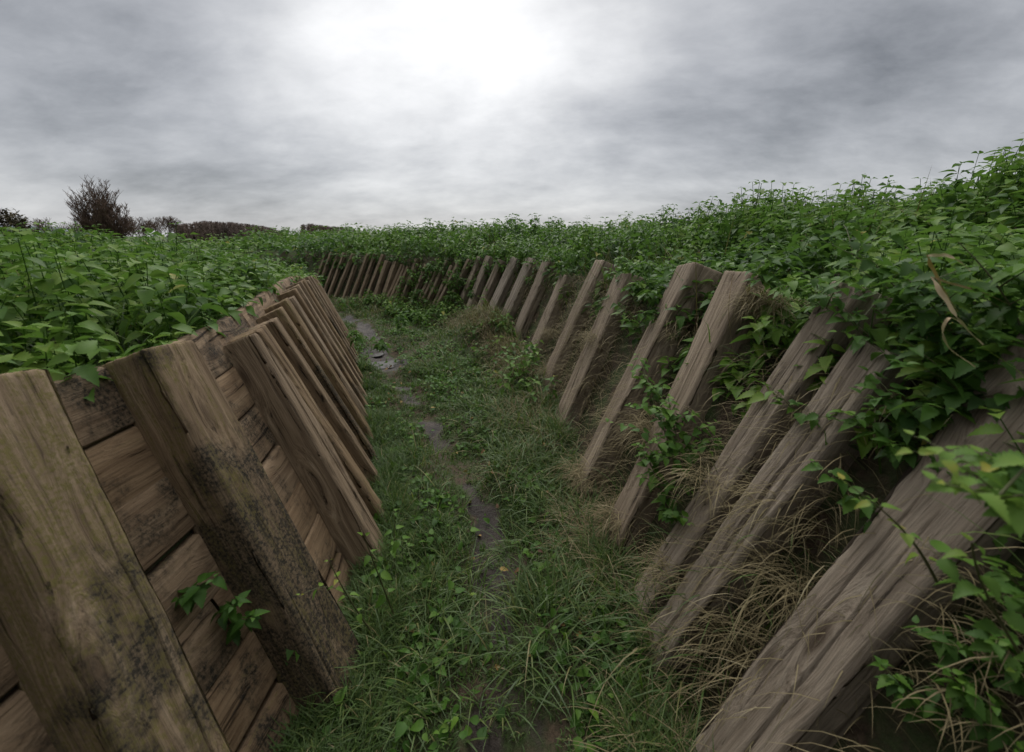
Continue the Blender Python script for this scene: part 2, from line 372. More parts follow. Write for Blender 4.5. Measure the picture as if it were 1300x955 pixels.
# ------------------------------------------------------------------ timber posts
def make_post(TL, TR, BLc, BRc, side, thick, near, seed, cracks=(), wlim=(.13, .26), zbot=-1.85, twist=0.):
    r = np.random.default_rng(seed)
    T = (TL+TR)/2; B = (BLc+BRc)/2
    Z = T-B; L0 = np.linalg.norm(Z); Z = Z/L0
    B2 = B+Z*((zbot-B[2])/Z[2])
    L = np.linalg.norm(T-B2)
    n = wall_normal(side, (T+B)/2); n = n-Z*n.dot(Z); n /= np.linalg.norm(n)
    X = np.cross(n, Z)*-1
    # X should run left->right for a viewer facing the front
    X = np.cross(Z, n)*1.0
    if X.dot(TR-TL) < 0 and False: X = -X
    Y = np.cross(Z, X)
    wT = np.clip(abs((TR-TL).dot(X)), *wlim); wB = np.clip(abs((BRc-BLc).dot(X)), *wlim)
    wB = wT+(wB-wT)*1.0
    if twist:
        c_, s_ = math.cos(twist), math.sin(twist); X, Y = X*c_+Y*s_, Y*c_-X*s_
    nf = {2: 48, 1: 18, 0: 6}[near]; ns = {2: 20, 1: 8, 0: 3}[near]; rows = {2: 130, 1: 40, 0: 10}[near]
    xs = np.linspace(-1, 1, nf); ss = np.linspace(0, 1, ns+2)[1:-1]
    per = [(x, 0.) for x in xs]+[(1., s) for s in ss]+[(x, 1.) for x in np.linspace(1, -1, max(3, nf//4))]+[(-1., s) for s in ss[::-1]]
    per = np.array(per); npn = len(per)
    zz = np.linspace(0, 1, rows)*L
    rr = .014 if near else .01
    V = np.zeros((rows, npn, 3))
    s0 = seed*3.7
    for i, z in enumerate(zz):
        w = wB+(wT-wB)*z/L; w = w*(1+.03*(fbm(z*3, s0, 1)-.5)*2); t = thick*(1+.05*(fbm(z*2, s0+9, 2)-.5))
        hx = per[:, 0].copy(); hy = per[:, 1].copy()
        cj = []
        if near:
            fx_ = hx[:nf]*w/2
            for (c0, c1, z0, z1, hw, dep) in cracks:
                u = (z/L-z0)/(z1-z0)
                jc = int(round((( (c0+c1)/2)+1)/2*(nf-1)))
                xc = (c0+(c1-c0)*u+.05*(fbm(z*9, s0+c0*7, 4)-.5)+.06*(fbm(z*3, s0+c0*7, 6)-.5))*w/2 if 0 <= u <= 1 else ((c0 if u < 0 else c1))*w/2
                amp = math.sin(math.pi*min(max(u, 0), 1))**.5 if 0 < u < 1 else 0
                hwz = hw*amp*(.5+1.0*vnoise(z*14, s0, 5))+.0006
                b0 = np.array([fx_[0], fx_[jc-1], fx_[jc], fx_[jc+1], fx_[-1]])
                fx_ = np.interp(fx_, b0, [fx_[0], xc-hwz, xc, xc+hwz, fx_[-1]])
                cj.append((jc, dep*amp))
            hx = hx*w/2; hx[:nf] = fx_
        else: hx = hx*w/2
        y = hy*t
        # wane: round the long edges
        r1 = rr*(.5+1.4*fbm(z*4, s0+3, 8)); r2 = rr*(.5+1.4*fbm(z*4, s0+6, 8))
        if near:
            for sgn, rc in ((1, r1), (-1, r2)):
                q = np.clip((sgn*hx-(w/2-rc))/rc, 0, 1); q = np.where(hy < .5, q, 0)
                yy = rc*(1-np.sqrt(np.maximum(0, 1-q*q)))
                y = np.where(hy < .01, np.maximum(y, yy), y)
            chip = .02*sstep(.60, .85, fbm(z*5, s0+40, 4))
            y[:nf] += chip*sstep(.7, 1., hx[:nf]/(w/2))
            chip = .022*sstep(.58, .85, fbm(z*5, s0+60, 4))
            y[:nf] += chip*sstep(.7, 1., -hx[:nf]/(w/2))
            y[:nf] += .007*(fbm(hx[:nf]*70+s0, np.full(nf, z*2.2), 3)-.5)+.012*(fbm(hx[:nf]*9+s0, np.full(nf, z*1.5), 4)-.5)
            for jc, dep in cj: y[jc] += dep
            hx = hx+.012*(fbm(np.full(npn, z*4), hy*3+np.sign(hx)*5+s0, 6)-.5)+.008*(fbm(z*1.3, s0+2, 2)-.5)
        bow = .012*math.sin(math.pi*z/L)*(r.random()*0+((seed % 5)-2)/2)
        V[i] = np.stack([hx+bow, y, np.full(npn, z)], 1)
    # sawn top: slanted and rough
    sl = (r.random()-.5)*.10*1.0; sly = (r.random()-.3)*.12
    vt = (zz/L)**10
    V[:, :, 2] += vt[:, None]*(V[:, :, 0]*sl+V[:, :, 1]*sly+.010*(fbm(V[:, :, 0]*60+s0, V[:, :, 1]*60, 5)-.5))
    verts = V.reshape(-1, 3)
    q = []
    i0 = np.arange(npn); i1 = (i0+1) % npn
    for i in range(rows-1):
        q.append(np.stack([i*npn+i0, i*npn+i1, (i+1)*npn+i1, (i+1)*npn+i0], 1))
    q = np.concatenate(q)
    top = V[-1]; ce = top.mean(0)
    ring = top*[.95, .95, 1]+[ce[0]*.05, ce[1]*.05, .004]
    rings = [ring]
    for kk in (.7, .4):
        rg = top*kk+ce*(1-kk); rg[:, 2] = top[:, 2]*kk+ce[2]*(1-kk)+.005+.004*(fbm(rg[:, 0]*90, rg[:, 1]*90+s0, 3)-.5); rings.append(rg)
    base = (rows-1)*npn
    allr = [verts]+rings
    n0 = len(verts)
    prev = base
    for k in range(len(rings)):
        cur = n0+k*npn
        q = np.concatenate([q, np.stack([prev+i0, prev+i1, cur+i1, cur+i0], 1)]); prev = cur
    verts = np.concatenate(allr+[[ce+[0, 0, .004]]])
    cidx = len(verts)-1
    tris = np.stack([prev+i0, prev+i1, np.full(npn, cidx)], 1)
    o = build('timber_post', verts, quads=q, tris=tris, mat=M['wood'])
    # orientation check: rows ccw about +Z seen from outside
    mw = Matrix.Identity(4)
    for a in range(3):
        mw[a][0] = X[a]; mw[a][1] = Y[a]; mw[a][2] = Z[a]; mw[a][3] = B2[a]
    o.matrix_world = mw
    return o, L
def post(side, TLp, TRp, BLp, BRp, label, near, seed, grey, moss, stain, thick=.15, group=None, **kw):
    P = [hit(side, *q) for q in (TLp, TRp, BLp, BRp)]
    if any(p is None for p in P): print('POST MISS', side, TLp); return None
    o, L = make_post(*P, side, thick, near, seed, **kw)
    o['grey'] = float(grey); o['moss'] = float(moss); o['stain'] = float(stain)
    tag(o, label, 'timber post', group)
    return o
GR = 'timber posts along the right side of the trench'; GL = 'timber posts along the left side of the trench'; GF = 'timber posts at the far bend of the trench'
RP = [
 ((1300,430),(1440,430),(945,863),(1070,863), 'largest weathered grey post, leaning across the bottom right foreground', 2, .75,.05,.0, dict(cracks=((.5,.15,.1,.75,.004,.012),(-.4,-.3,.3,.9,.003,.01)), wlim=(.19,.21))),
 ((1084,440),(1134,440),(778,862),(820,862), 'grey post with long dark cracks down its face, its top under nettles', 2, .8,.05,.05, dict(cracks=((.15,-.05,.05,.92,.008,.05),(.55,.45,.45,.98,.005,.03)), wlim=(.15,.2))),
 ((1051,360),(1096,362),(810,746),(830,746), 'grey post whose top rises through a nettle spray, second behind the largest right post', 2, .75,.12,.05, dict(cracks=((-.2,-.1,.3,.9,.003,.012),), wlim=(.14,.17))),
 ((916,345),(955,345),(780,640),(802,650), 'straight greyish brown post with a clump of dry grass hanging at its right shoulder', 2, .55,.1,.05, dict(cracks=((.2,.1,.4,.8,.0025,.01),), wlim=(.18,.22))),
 ((848,335),(894,337),(725,600),(752,600), 'broad twisted post with a bulging knot halfway down its left edge', 2, .6,.12,.05, dict(cracks=((0,.1,.2,.7,.003,.012),), wlim=(.27,.32), twist=-.2)),
 ((780,345),(797,351),(664,612),(688,612), 'post split by a black crack in its lower half, left of the broad twisted post', 2, .6,.15,.05, dict(cracks=((.3,-.2,.08,.55,.012,.07),), wlim=(.25,.28))),
 ((753,330),(767,331),(675,495),(693,495), 'slim post with a grass tuft across its middle, its top higher than its neighbours', 1, .6,.25,.0, dict(wlim=(.23,.26))),
 ((709,348),(722,350),(657,466),(670,469), 'short brownish post whose top stands lower than the row on the right', 1, .65,.1,.0, dict(wlim=(.23,.26))),
 ((688,327),(701,328),(640,440),(652,440), 'right side post just behind the short low one', 1, .75,.1,.0, dict(wlim=(.25,.27))),
 ((667,327),(678,328),(622,430),(633,430), 'pale grey post, second behind the short low right post', 1, .95,.05,.0, dict(wlim=(.24,.26))),
 ((648,327),(657,327),(600,430),(610,430), 'mauve grey post, third behind the short low right post', 1, .95,.0,.0, dict(wlim=(.21,.22))),
 ((631,329),(637,330),(586,432),(592,432), 'slim post with leaves on its top, fourth behind the short low right post', 1, .7,.3,.0, dict(wlim=(.14,.16))),
 ((616,325),(622,325),(589,393),(595,393), 'grey post, fifth behind the short low right post', 1, .8,.15,.0, dict(wlim=(.13,.15))),
 ((605,326),(610,326),(576,393),(581,393), 'last clear right post before the overgrown stretch of wall', 1, .7,.25,.0, dict(wlim=(.12,.14))),
]
for i, (a, b, c, d, lab, near, g, mo, st, kw) in enumerate(RP):
    post('R', a, b, c, d, lab, near, 11+i, g, mo, st, thick=(.18 if i < 7 else .12), group=GR, **kw)
ordw = ['first','second','third','fourth','fifth','sixth','seventh','eighth','ninth','tenth','eleventh','twelfth','thirteenth','fourteenth','fifteenth','sixteenth','seventeenth','eighteenth','nineteenth','twentieth']
OV = [((592,329),(596,329),(566,386),(569,386)),((580,331),(584,331),(556,380),(559,380)),((538,336),(541,336),(516,392),(519,392)),((570,337),(574,337),(559,362),(562,362)),((564,331),(567,331),(549,364),(552,364)),((553,341),(556,341),(543,362),(546,362)),((546,345),(549,345),(536,366),(539,366)),((526,328),(529,328),(503,394),(506,394))]
for i, q in enumerate(OV):
    post('R', *q, '%s half hidden slim post left of the last clear right post' % ordw[i], 1, 41+i, .5, .3, .1, thick=.1, group=GR, wlim=(.07,.09))
TH = [((520,351),(523,351),(499,396),(502,396)),((515,338),(518,338),(494,392),(497,392)),((512,336),(515,336),(489,388),(492,388)),((508,336),(511,336),(482,392),(485,392)),((498,332),(503,332),(485,372),(490,372)),((487,331),(493,331),(468,388),(474,388))]
for i, q in enumerate(TH):
    post('R', *q, '%s from the right of the narrow brown posts crowded at the bend' % ordw[i], 1, 51+i, .35, .15, .15, thick=.1, group=GF, wlim=(.06, .09 if i < 4 else .13))
FP = [((482,323),(488,323),(458,386),(464,386)),((472,322),(478,322),(450,384),(456,384)),((463,322),(469,322),(438,388),(444,388)),((447,336),(452,336),(430,385),(435,385)),((444,322),(450,322),(424,372),(429,372)),((433,321),(439,321),(417,366),(422,366)),((426,322),(431,322),(412,358),(417,358)),((417,320),(422,320),(406,350),(411,350)),((411,319),(416,319),(401,346),(406,346))]
for i, q in enumerate(FP):
    lab = '%s clear brown post from the right in the far row' % ordw[i]
    if i == 3: lab = 'shorter brown post in the far row, its top lower than its neighbours'
    if i == 8: lab = 'leftmost post top of the far row, rising behind the left bank'
    post('R', *q, lab, 1, 61+i, .35, .1, .0, thick=.07, group=GF, wlim=(.085,.10))
LP = [
 ((-57,480),(52,474),(113,863),(255,863), 'mossy post with black lower half, at the left edge in the foreground', 2, .25,.62,.62, dict(cracks=((.5,.6,.2,.8,.0025,.01),), wlim=(.19,.25))),
 ((186,443),(247,433),(402,844),(474,844), 'second post from the left, yellow at the top and black stained below', 2, .2,.45,.85, dict(cracks=((-.85,-.7,.05,.45,.003,.012),), wlim=(.19,.23))),
 ((303,434),(352,415),(486,722),(526,744), 'third post from the left, clean brown with one long wavering crack', 2, .3,.1,.15, dict(cracks=((.55,-.35,.10,.97,.009,.055),), wlim=(.155,.175))),
]
for i, (a, b, c, d, lab, near, g, mo, st, kw) in enumerate(LP):
    post('L', a, b, c, d, lab, near, 81+i, g, mo, st, thick=.17, group=GL, **kw)
# rest of the left row, set out along the baseline (points in plan)
segl = np.hypot(*np.diff(BL, axis=0).T); cum = np.concatenate([[0], np.cumsum(segl)])
def BLat(s):
    s = np.atleast_1d(s); return np.stack([np.interp(s, cum, BL[:, 0]), np.interp(s, cum, BL[:, 1])], 1)
s_of_y = lambda y: np.interp(y, BL[:, 1], cum)
def frameL(s):
    p = BLat(s)[0]; t = BLat(s+.05)[0]-BLat(s-.05)[0]; t /= np.linalg.norm(t)
    return p, t, np.array([-t[1], t[0]])     # outward = left of travel
s = s_of_y(2.12); k = 0
leftlabels = []
while True:
    p, t, o = frameL(s)
    if p[1] > 7.9: break
    ztop = float(zTopL(p[1]))-.03+.05*(random.random()-.5)
    sh = .02+.05*random.random()
    w = .115+.03*random.random()
    def pt(z, a, shear):
        q = p+o*KL*(z-ZF)+t*(a+shear*(z-ZF)/1.3); return np.array([q[0], q[1], z])
    TLq, TRq = pt(ztop, w/2, sh), pt(ztop, -w/2, sh); BLq, BRq = pt(-1.65, w/2, 0), pt(-1.65, -w/2, 0)
    ob, _ = make_post(TRq, TLq, BRq, BLq, 'L', .19, 2 if k < 4 else 1, 101+k, wlim=(w-.001, w+.001), cracks=((.3,.1,.2,.8,.003,.012),) if k < 4 else ())
    ob['grey'] = .1+.3*random.random(); ob['moss'] = .15+.3*random.random(); ob['stain'] = [.35,.2,.7,.25,.15,.5,.25][k % 7]
    tag(ob, '%s left post beyond the clean brown post with the wavering crack' % ordw[k], 'timber post', GL)
    s += .33+.05*random.random(); k += 1
print('left posts', k)

# ------------------------------------------------------------------ board walls behind the posts
def board_wall(name, side, s0, s1, ztop, rows, hgt, off, label, y_of):
    P = BL if side == 'L' else BR
    seg = np.hypot(*np.diff(P, axis=0).T); cm = np.concatenate([[0], np.cumsum(seg)])
    k = KL if side == 'L' else KR
    V, Q, T, UV = [], [], [], []
    n = 0
    rr = np.random.default_rng(5)
    for r in range(rows):
        s = s0-rr.random()*1.2
        while s < s1:
            ln = 1.9+rr.random()*.9; e = min(s+ln, s1)
            z1 = ztop-r*hgt; gap = .006+.006*rr.random(); tint = rr.random(); dz = .012*(rr.random()-.5); dd = .012*(rr.random()-.5)
            tilt = .012*(rr.random()-.5)
            S = np.linspace(s+.003, e-.003, 26)
            px = np.interp(S, cm, P[:, 0]); py = np.interp(S, cm, P[:, 1])
            px2 = np.interp(S+.06, cm, P[:, 0]); py2 = np.interp(S+.06, cm, P[:, 1]); px1 = np.interp(S-.06, cm, P[:, 0]); py1 = np.interp(S-.06, cm, P[:, 1])
            tx, ty = px2-px1, py2-py1; l = np.hypot(tx, ty); tx /= l; ty /= l
            ox, oy = (-ty, tx) if side == 'L' else (ty, -tx)
            for j in range(len(S)):
                wob = .006*(fbm(S[j]*3, r*3.1+tint*9, 5)-.5)
                zt_ = (float(zTopL(py[j]))+.40) if side == 'L' else 0
                za = z1+zt_+dz+tilt*(S[j]-s)+wob; zb = z1+zt_-hgt+gap+dz+tilt*(S[j]-s)-wob
                prof = [(zb, 0.003), (zb+.006, 0), (za-.006, 0), (za, .003), (za, .036), (zb, .036)]
                for (z, d) in prof:
                    a = k*(z-ZF)+off+dd+d
                    V.append((px[j]+ox[j]*a, py[j]+oy[j]*a, z)); T.append(tint); UV.append((S[j], z+d))
                if j:
                    for c in range(6):
                        a0 = n+(j-1)*6+c; a1 = n+(j-1)*6+(c+1) % 6
                        Q.append((a0, a1, a1+6, a0+6) if side == 'L' else (a0, a0+6, a1+6, a1))
            Q.append((n, n+1, n+2, n+3)); Q.append((n, n+3, n+4, n+5))
            m = n+(len(S)-1)*6; Q.append((m, m+3, m+2, m+1)); Q.append((m, m+5, m+4, m+3))
            n = len(V); s = e+.004
    o = build(name, V, quads=np.array(Q), mat=M['board'], attrs={'tint': T}, uv=np.array(UV), smooth_=False)
    tag(o, label, 'board wall')
    return o
board_wall('board_wall', 'L', 1.0, s_of_y(7.6), -.405, 7, .185, .17, 'brown horizontal boards with black stains behind the left row of posts', None)
cmR = np.concatenate([[0], np.cumsum(np.hypot(*np.diff(BR, axis=0).T))])
board_wall('board_wall', 'R', 1.0, 16.0, -.52, 6, .185, .20, 'dark horizontal boards half buried in soil and grass behind the right posts', None)

# ------------------------------------------------------------------ leaves
def leaf_template(lod):
    if lod == 2:
        xs = np.linspace(0, 1, 15); prof = np.interp(xs, [0,.06,.18,.32,.5,.7,.88,1], [.0,.17,.29,.31,.265,.17,.07,0])
        tooth = np.array([(.83 if i % 2 else 1.14) for i in range(15)]); prof = prof*tooth
    elif lod == 1:
        xs = np.array([0,.2,.5,.8,1]); prof = np.array([.05,.29,.26,.12,0])
    else:
        xs = np.array([0,.35,1]); prof = np.array([.03,.30,0])
    v = []
    for i, (x, w) in enumerate(zip(xs, prof)):
        sx = x+(.02 if lod == 2 and i % 2 == 0 else 0)*0
        z = -.28*x*x
        v += [(sx, w, z+.30*w), (x, 0, z), (sx, -w, z+.30*w)]
    v = np.array(v); q = []
    for i in range(len(xs)-1):
        a = i*3; q += [(a+1, a+4, a+3, a), (a+2, a+5, a+4, a+1)]
    return v, np.array(q)
TPL = {l: leaf_template(l) for l in (0, 1, 2)}
def place_leaves(pos, yaw, pitch, roll, size, tint, lod, width=1.):
    v, q = TPL[lod]; M_ = len(pos)
    v = v*np.array([1, width, 1])
    cy, sy = np.cos(yaw), np.sin(yaw); cpi, spi = np.cos(pitch), np.sin(pitch); cr, sr = np.cos(roll), np.sin(roll)
    xa = np.stack([cy*cpi, sy*cpi, spi], 1); ya0 = np.stack([-sy, cy, np.zeros(M_)], 1); za0 = np.cross(xa, ya0)
    ya = ya0*cr[:, None]+za0*sr[:, None]; za = za0*cr[:, None]-ya0*sr[:, None]
    # a little individual bend and curl
    bend = 1+.9*(rng.random(M_)-.3)
    lv = v[None]*np.ones((M_, 1, 1)); lv[:, :, 2] *= bend[:, None]
    V = pos[:, None]+size[:, None, None]*(lv[:, :, :1]*xa[:, None]+lv[:, :, 1:2]*ya[:, None]+lv[:, :, 2:]*za[:, None])
    Q = q[None]+(np.arange(M_)*len(v))[:, None, None]
    return V.reshape(-1, 3), Q.reshape(-1, 4), np.repeat(tint, len(v))
def nettles(base, height, lod, nodes=5, lean=.12, size=1., tintbias=0., seedlean=None):
    """base (P,3). returns leaf arrays and stem polylines"""
    P = len(base); ph = rng.random(P)*6.28; la = rng.random(P)*6.28; ll = rng.random(P)*lean
    if seedlean is not None: la = seedlean[0]; ll = seedlean[1]
    ptint = rng.normal(.42+tintbias, .17, P)
    out = [[], [], [], [], [], []]
    for k in range(nodes):
        f = .30+.70*(k/(nodes-1))**.8
        h = height*f
        cx = np.cos(la)*ll*f*f*1.2; cy_ = np.sin(la)*ll*f*f*1.2
        c = base+np.stack([cx, cy_, h], 1)
        sz = np.interp(f, [.3,.6,.85,1], [.075,.095,.092,.068])*size
        for sidek in (0, math.pi):
            yaw = ph+k*math.pi/2+sidek+rng.normal(0, .25, P)
            pet = .018*size*(1.5-f)
            out[0].append(c+np.stack([np.cos(yaw)*pet, np.sin(yaw)*pet, np.zeros(P)], 1)); out[1].append(yaw)
            out[2].append(np.interp(f, [.3,.8,1], [-.35,-.18,.25])+rng.normal(0, .25, P)); out[3].append(rng.normal(0, .3, P))
            out[4].append(sz*(.75+.5*rng.random(P))); out[5].append(np.where(rng.random(P) > .993, .98, np.clip(ptint+(f-.6)*.35+rng.normal(0, .08, P), 0, .84)))
    a = [np.concatenate(x) for x in out]
    return place_leaves(*a, lod), (la, ll)
def stems(base, height, la, ll, r=.0025, lod=1):
    P = len(base); st = 4; V = []; 
    for k in range(st):
        f = k/(st-1)
        c = base+np.stack([np.cos(la)*ll*f*f*1.2, np.sin(la)*ll*f*f*1.2, height*f], 1)
        for j in range(3):
            an = j*2.094; V.append(c+np.array([math.cos(an), math.sin(an), 0])*r*(1.3-.7*f))
    V = np.stack(V, 1)
    q = []
    for k in range(st-1):
        for j in range(3):
            a = k*3+j; b = k*3+(j+1) % 3; q.append((a, b, b+3, a+3))
    Q = np.array(q)[None]+(np.arange(P)*st*3)[:, None, None]
    return V.reshape(-1, 3), Q.reshape(-1, 4), np.full(P*st*3, .4)
def join(parts):
    V, Q, T = [], [], []; n = 0
    for v, q, t in parts:
        V.append(v); Q.append(q+n); T.append(t); n += len(v)
    return np.concatenate(V), np.concatenate(Q), np.concatenate(T)
def jgrid(x0, x1, y0, y1, st):
    X, Y = np.meshgrid(np.arange(x0, x1, st), np.arange(y0, y1, st)); X = X.ravel(); Y = Y.ravel()
    return X+(rng.random(len(X))-.5)*st*1.1, Y+(rng.random(len(X))-.5)*st*1.1
def inview(x, y, m=1.2):
    return (y > -m) & (np.abs(x) < (np.maximum(y, 0)+m)*1.45+.3)

def field(side, lo_d, hi_d, name, label, cat):
    parts = []
    for (r0, r1, st, lod, nodes, hs, sz) in ((0, 2.1, .078, 2, 6, 1., .80), (2.1, 4.6, .10, 1, 6, 1., .92), (4.6, 9, .125, 0, 6, 1.02, 1.05), (9, 15, .2, 0, 5, 1.05, 1.5), (15, 24, .36, 0, 4, 1.1, 2.4)):
        x, y = jgrid(-26, 16, -1.2, 26, st)
        r = np.hypot(x, y); m = (r >= r0) & (r < r1) & inview(x, y); x, y = x[m], y[m]
        d = (sdL if side == 'L' else sdR)(x, y); d2 = (sdR if side == 'L' else sdL)(x, y)
        edge = .08*(fbm(x*2, y*2, 61)-.5)*2
        lo = lo_d-(.28*sstep(4, 6.5, y) if side == 'L' else .48*sstep(-4.3, -5.4, x))
        m = (d > lo+edge) & (d < hi_d) & (d2 < 0)
        if side == 'R':  # grassy patch near the edge of the bank instead of nettles
            gp = sstep(.5, .62, fbm(x*1.1+3, y*1.1, 71))*sstep(2.1, 1.2, d)*sstep(6.5, 5, y)
            m &= rng.random(len(x)) > gp*.92
        x, y, d = x[m], y[m], d[m]
        z = ground_z(x, y)
        hn = .55*fbm(x*1.1, y*1.1, 81)+.45*fbm(x*2.7, y*2.7, 83)
        h = (.12+.42*sstep(.25,.75,hn))*(.75+.5*rng.random(len(x)))*hs*(.7+.3*sstep(lo_d, lo_d+.5, d))
        if side == 'R': h = h*1.05
        base = np.stack([x, y, z], 1)
        tb = (fbm(x*.7+9, y*.7, 91)-.5)*.9+(fbm(x*3, y*3, 93)-.5)*.5
        if len(base) == 0: continue
        (a, (la, ll)) = nettles(base, h, lod, nodes, size=sz*1.0, tintbias=tb)
        parts.append(a)
        parts.append(stems(base, h, la, ll, r=.0025 if lod else .004))
    V, Q, T = join(parts); print(name, len(Q))
    o = build(name, V, quads=Q, mat=M['nettle'], attrs={'tint': T}); tag(o, label, cat, None, 'stuff'); return o
field('L', .72, 13.5, 'nettle_field', 'dense green nettles covering the field left of the trench', 'nettles')
field('R', .50, 8.5, 'nettle_bank', 'dense green nettles covering the bank right of the trench', 'nettles')

# ------------------------------------------------------------------ grass
def blades(root, yaw, length, width, th0, th1, tint, st=5, side=None):
    M_ = len(root); V = np.zeros((M_, st, 2, 3)); p = root.copy()
    hx, hy = np.cos(yaw), np.sin(yaw); sx, sy = -hy, hx
    for k in range(st):
        f = k/(st-1); w = width*(1-f**1.6)*(.6+.4*min(1, f*4))+.0004
        off = np.stack([sx*w/2, sy*w/2, np.zeros(M_)], 1)
        V[:, k, 0] = p-off; V[:, k, 1] = p+off
        th = th0+th1*((k+.5)/(st-1)); dl = length/(st-1)
        p = p+np.stack([hx*np.sin(th)*dl, hy*np.sin(th)*dl, np.cos(th)*dl], 1)
    q = np.array([(2*k, 2*k+1, 2*k+3, 2*k+2) for k in range(st-1)])
    Q = q[None]+(np.arange(M_)*st*2)[:, None, None]
    return V.reshape(-1, 3), Q.reshape(-1, 4), np.repeat(tint, st*2)
def scatter(n, x0, x1, y0, y1):
    return x0+rng.random(n)*(x1-x0), y0+rng.random(n)*(y1-y0)
# floor grass
parts = []
for (n, y0, y1, x0, x1, wl) in ((60000, .5, 2.6, -1.0, .75, 1.), (60000, 2.6, 5.2, -2.3, .5, 1.3), (42000, 5.2, 11, -6.5, .4, 2.0)):
    x, y = scatter(n, x0, x1, y0, y1); dr, dl = sdR(x, y), sdL(x, y); pd = np.abs(polydist(PATH, x, y))
    md = mudmask(x, y, pd); clump = fbm(x*5, y*5, 101)
    keep = (dr < .12) & (dl < .16) & (rng.random(n) > md*1.35+sstep(.52, .38, clump)*.6)
    x, y, dr, dl, pd, clump = [a[keep] for a in (x, y, dr, dl, pd, clump)]
    edge = np.maximum(np.exp(-np.abs(dr)/.22), np.exp(-np.abs(dl)/.2)); m_ = len(x)
    ln = (.035+.10*clump*rng.random(m_)+.17*edge*rng.random(m_)*sstep(.35, .7, clump))*(.55+.45*sstep(.05, .35, pd))
    tint = np.clip(.25+.35*fbm(x*2.3, y*2.3, 111)+rng.normal(0, .16, m_)+(rng.random(m_) > .93)*.5+.12*sstep(-.5, 0, dr), 0, 1)
    root = np.stack([x, y, ground_z(x, y, dr, dl)-.005], 1)
    parts.append(blades(root, rng.random(m_)*6.28, ln, (.0035+.004*rng.random(m_))*wl, rng.random(m_)*.5, .5+1.3*rng.random(m_), tint, 4))
# long green tussocks
def tuft(cx, cy, n, rad_, ln, spread=.9, tb=.4, w=.006, heading=None, z=None, hs=1.2):
    a = rng.random(n)*6.28; r = rad_*1.7*rng.random(n)**.6; x = cx+r*np.cos(a); y = cy+r*np.sin(a)
    zz = ground_z(x, y)-.01 if z is None else np.full(n, z)+.05*(rng.random(n)-.5)
    yaw = a+rng.normal(0, 1.3, n) if heading is None else heading+rng.normal(0, hs, n)
    return blades(np.stack([x, y, zz], 1), yaw, ln*(.3+.9*rng.random(n)), w*(.5+1.1*rng.random(n)), .05+.9*rng.random(n), spread*(.2+1.2*rng.random(n)), np.clip(tb+rng.normal(0, .18, n)+(rng.random(n)>.9)*.4, 0, 1), 6)
for (px, py, n, ln, sp_, tb) in ((700,800,140,.30,1.5,.42),(750,740,120,.28,1.5,.4),(560,740,130,.22,1.2,.5),(520,800,120,.22,1.2,.45),(820,820,120,.3,1.4,.4),(900,840,170,.32,1.7,.42),(640,545,120,.36,1.6,.5),(660,600,110,.34,1.6,.42),(690,560,120,.3,1.6,.5),(610,520,90,.3,1.5,.55),(560,470,80,.35,1.4,.5),(720,650,120,.3,1.4,.42),(760,680,110,.3,1.4,.4),(545,650,60,.25,.9,.6),(470,520,70,.2,1.2,.45),(455,440,60,.25,1.2,.4),(500,620,60,.16,1.2,.5),(600,850,90,.2,1.2,.5),(500,850,110,.2,1.3,.45),(540,580,50,.22,.8,.66),(690,690,80,.22,1.2,.4)):
    r = ray(px, py); t = ZF/r[2]; parts.append(tuft(r[0]*t, r[1]*t, n*2, .13, ln, sp_, tb))
# grass on the right bank edge and between nettles
x, y = scatter(26000, -4.5, 3.6, .2, 10.5); dr = sdR(x, y); clump = fbm(x*1.1+3, y*1.1, 71)
keep = (dr > .5) & (dr < 2.3) & (rng.random(len(x)) < .10+.9*sstep(.46, .58, clump)*sstep(2.3, 1.2, dr)) & (np.hypot(x, y) > .8)
x, y, dr = x[keep], y[keep], dr[keep]; m_ = len(x)
root = np.stack([x, y, ground_z(x, y)], 1)
parts.append(blades(root, math.pi+rng.normal(0, 1.2, m_), .2+.28*rng.random(m_), .006+.006*rng.random(m_), .1+.4*rng.random(m_), .8+1.2*rng.random(m_), np.clip(.55+rng.normal(0, .2, m_), 0, 1), 6))
# tall grass patches in the left field
x, y = scatter(9000, -6, -1.2, 1.4, 7.5); dl = sdL(x, y); clump = fbm(x*.9+1, y*.9+5, 171)
keep = (dl > .8) & (rng.random(len(x)) < sstep(.52, .66, clump)); x, y = x[keep], y[keep]; m_ = len(x)
parts.append(blades(np.stack([x, y, ground_z(x, y)], 1), rng.random(m_)*6.28, .34+.2*rng.random(m_), .007+.005*rng.random(m_), .1+.3*rng.random(m_), .8+1.*rng.random(m_), np.clip(.5+rng.normal(0, .15, m_), 0, 1), 6))
# taller rank grass along the foot of the right wall
x, y = scatter(34000, -4.2, .6, 1.6, 9.8); dr = sdR(x, y); dl = sdL(x, y); clump = fbm(x*2.2+7, y*2.2, 191); pd = np.abs(polydist(PATH, x, y))
keep = (dr > -.95) & (dr < .1) & (dl < -.25) & (pd > .2) & (rng.random(len(x)) < sstep(.38, .58, clump+.16*sstep(-.6, -.05, dr))*sstep(1.8, 3., y))
x, y, dr = x[keep], y[keep], dr[keep]; m_ = len(x); wd = 1+.12*y
parts.append(blades(np.stack([x, y, ground_z(x, y)-.01], 1), rng.random(m_)*6.28, (.10+.26*rng.random(m_))*(.6+.5*sstep(-.8, -.1, dr)), (.0035+.004*rng.random(m_))*wd, .05+.7*rng.random(m_), .5+1.7*rng.random(m_), np.clip(.50+.2*(fbm(x*2, y*2, 195)-.5)+rng.normal(0, .22, m_)+(rng.random(m_) > .8)*.3, 0, 1), 6))
V, Q, T = join(parts); print('grass', len(Q))
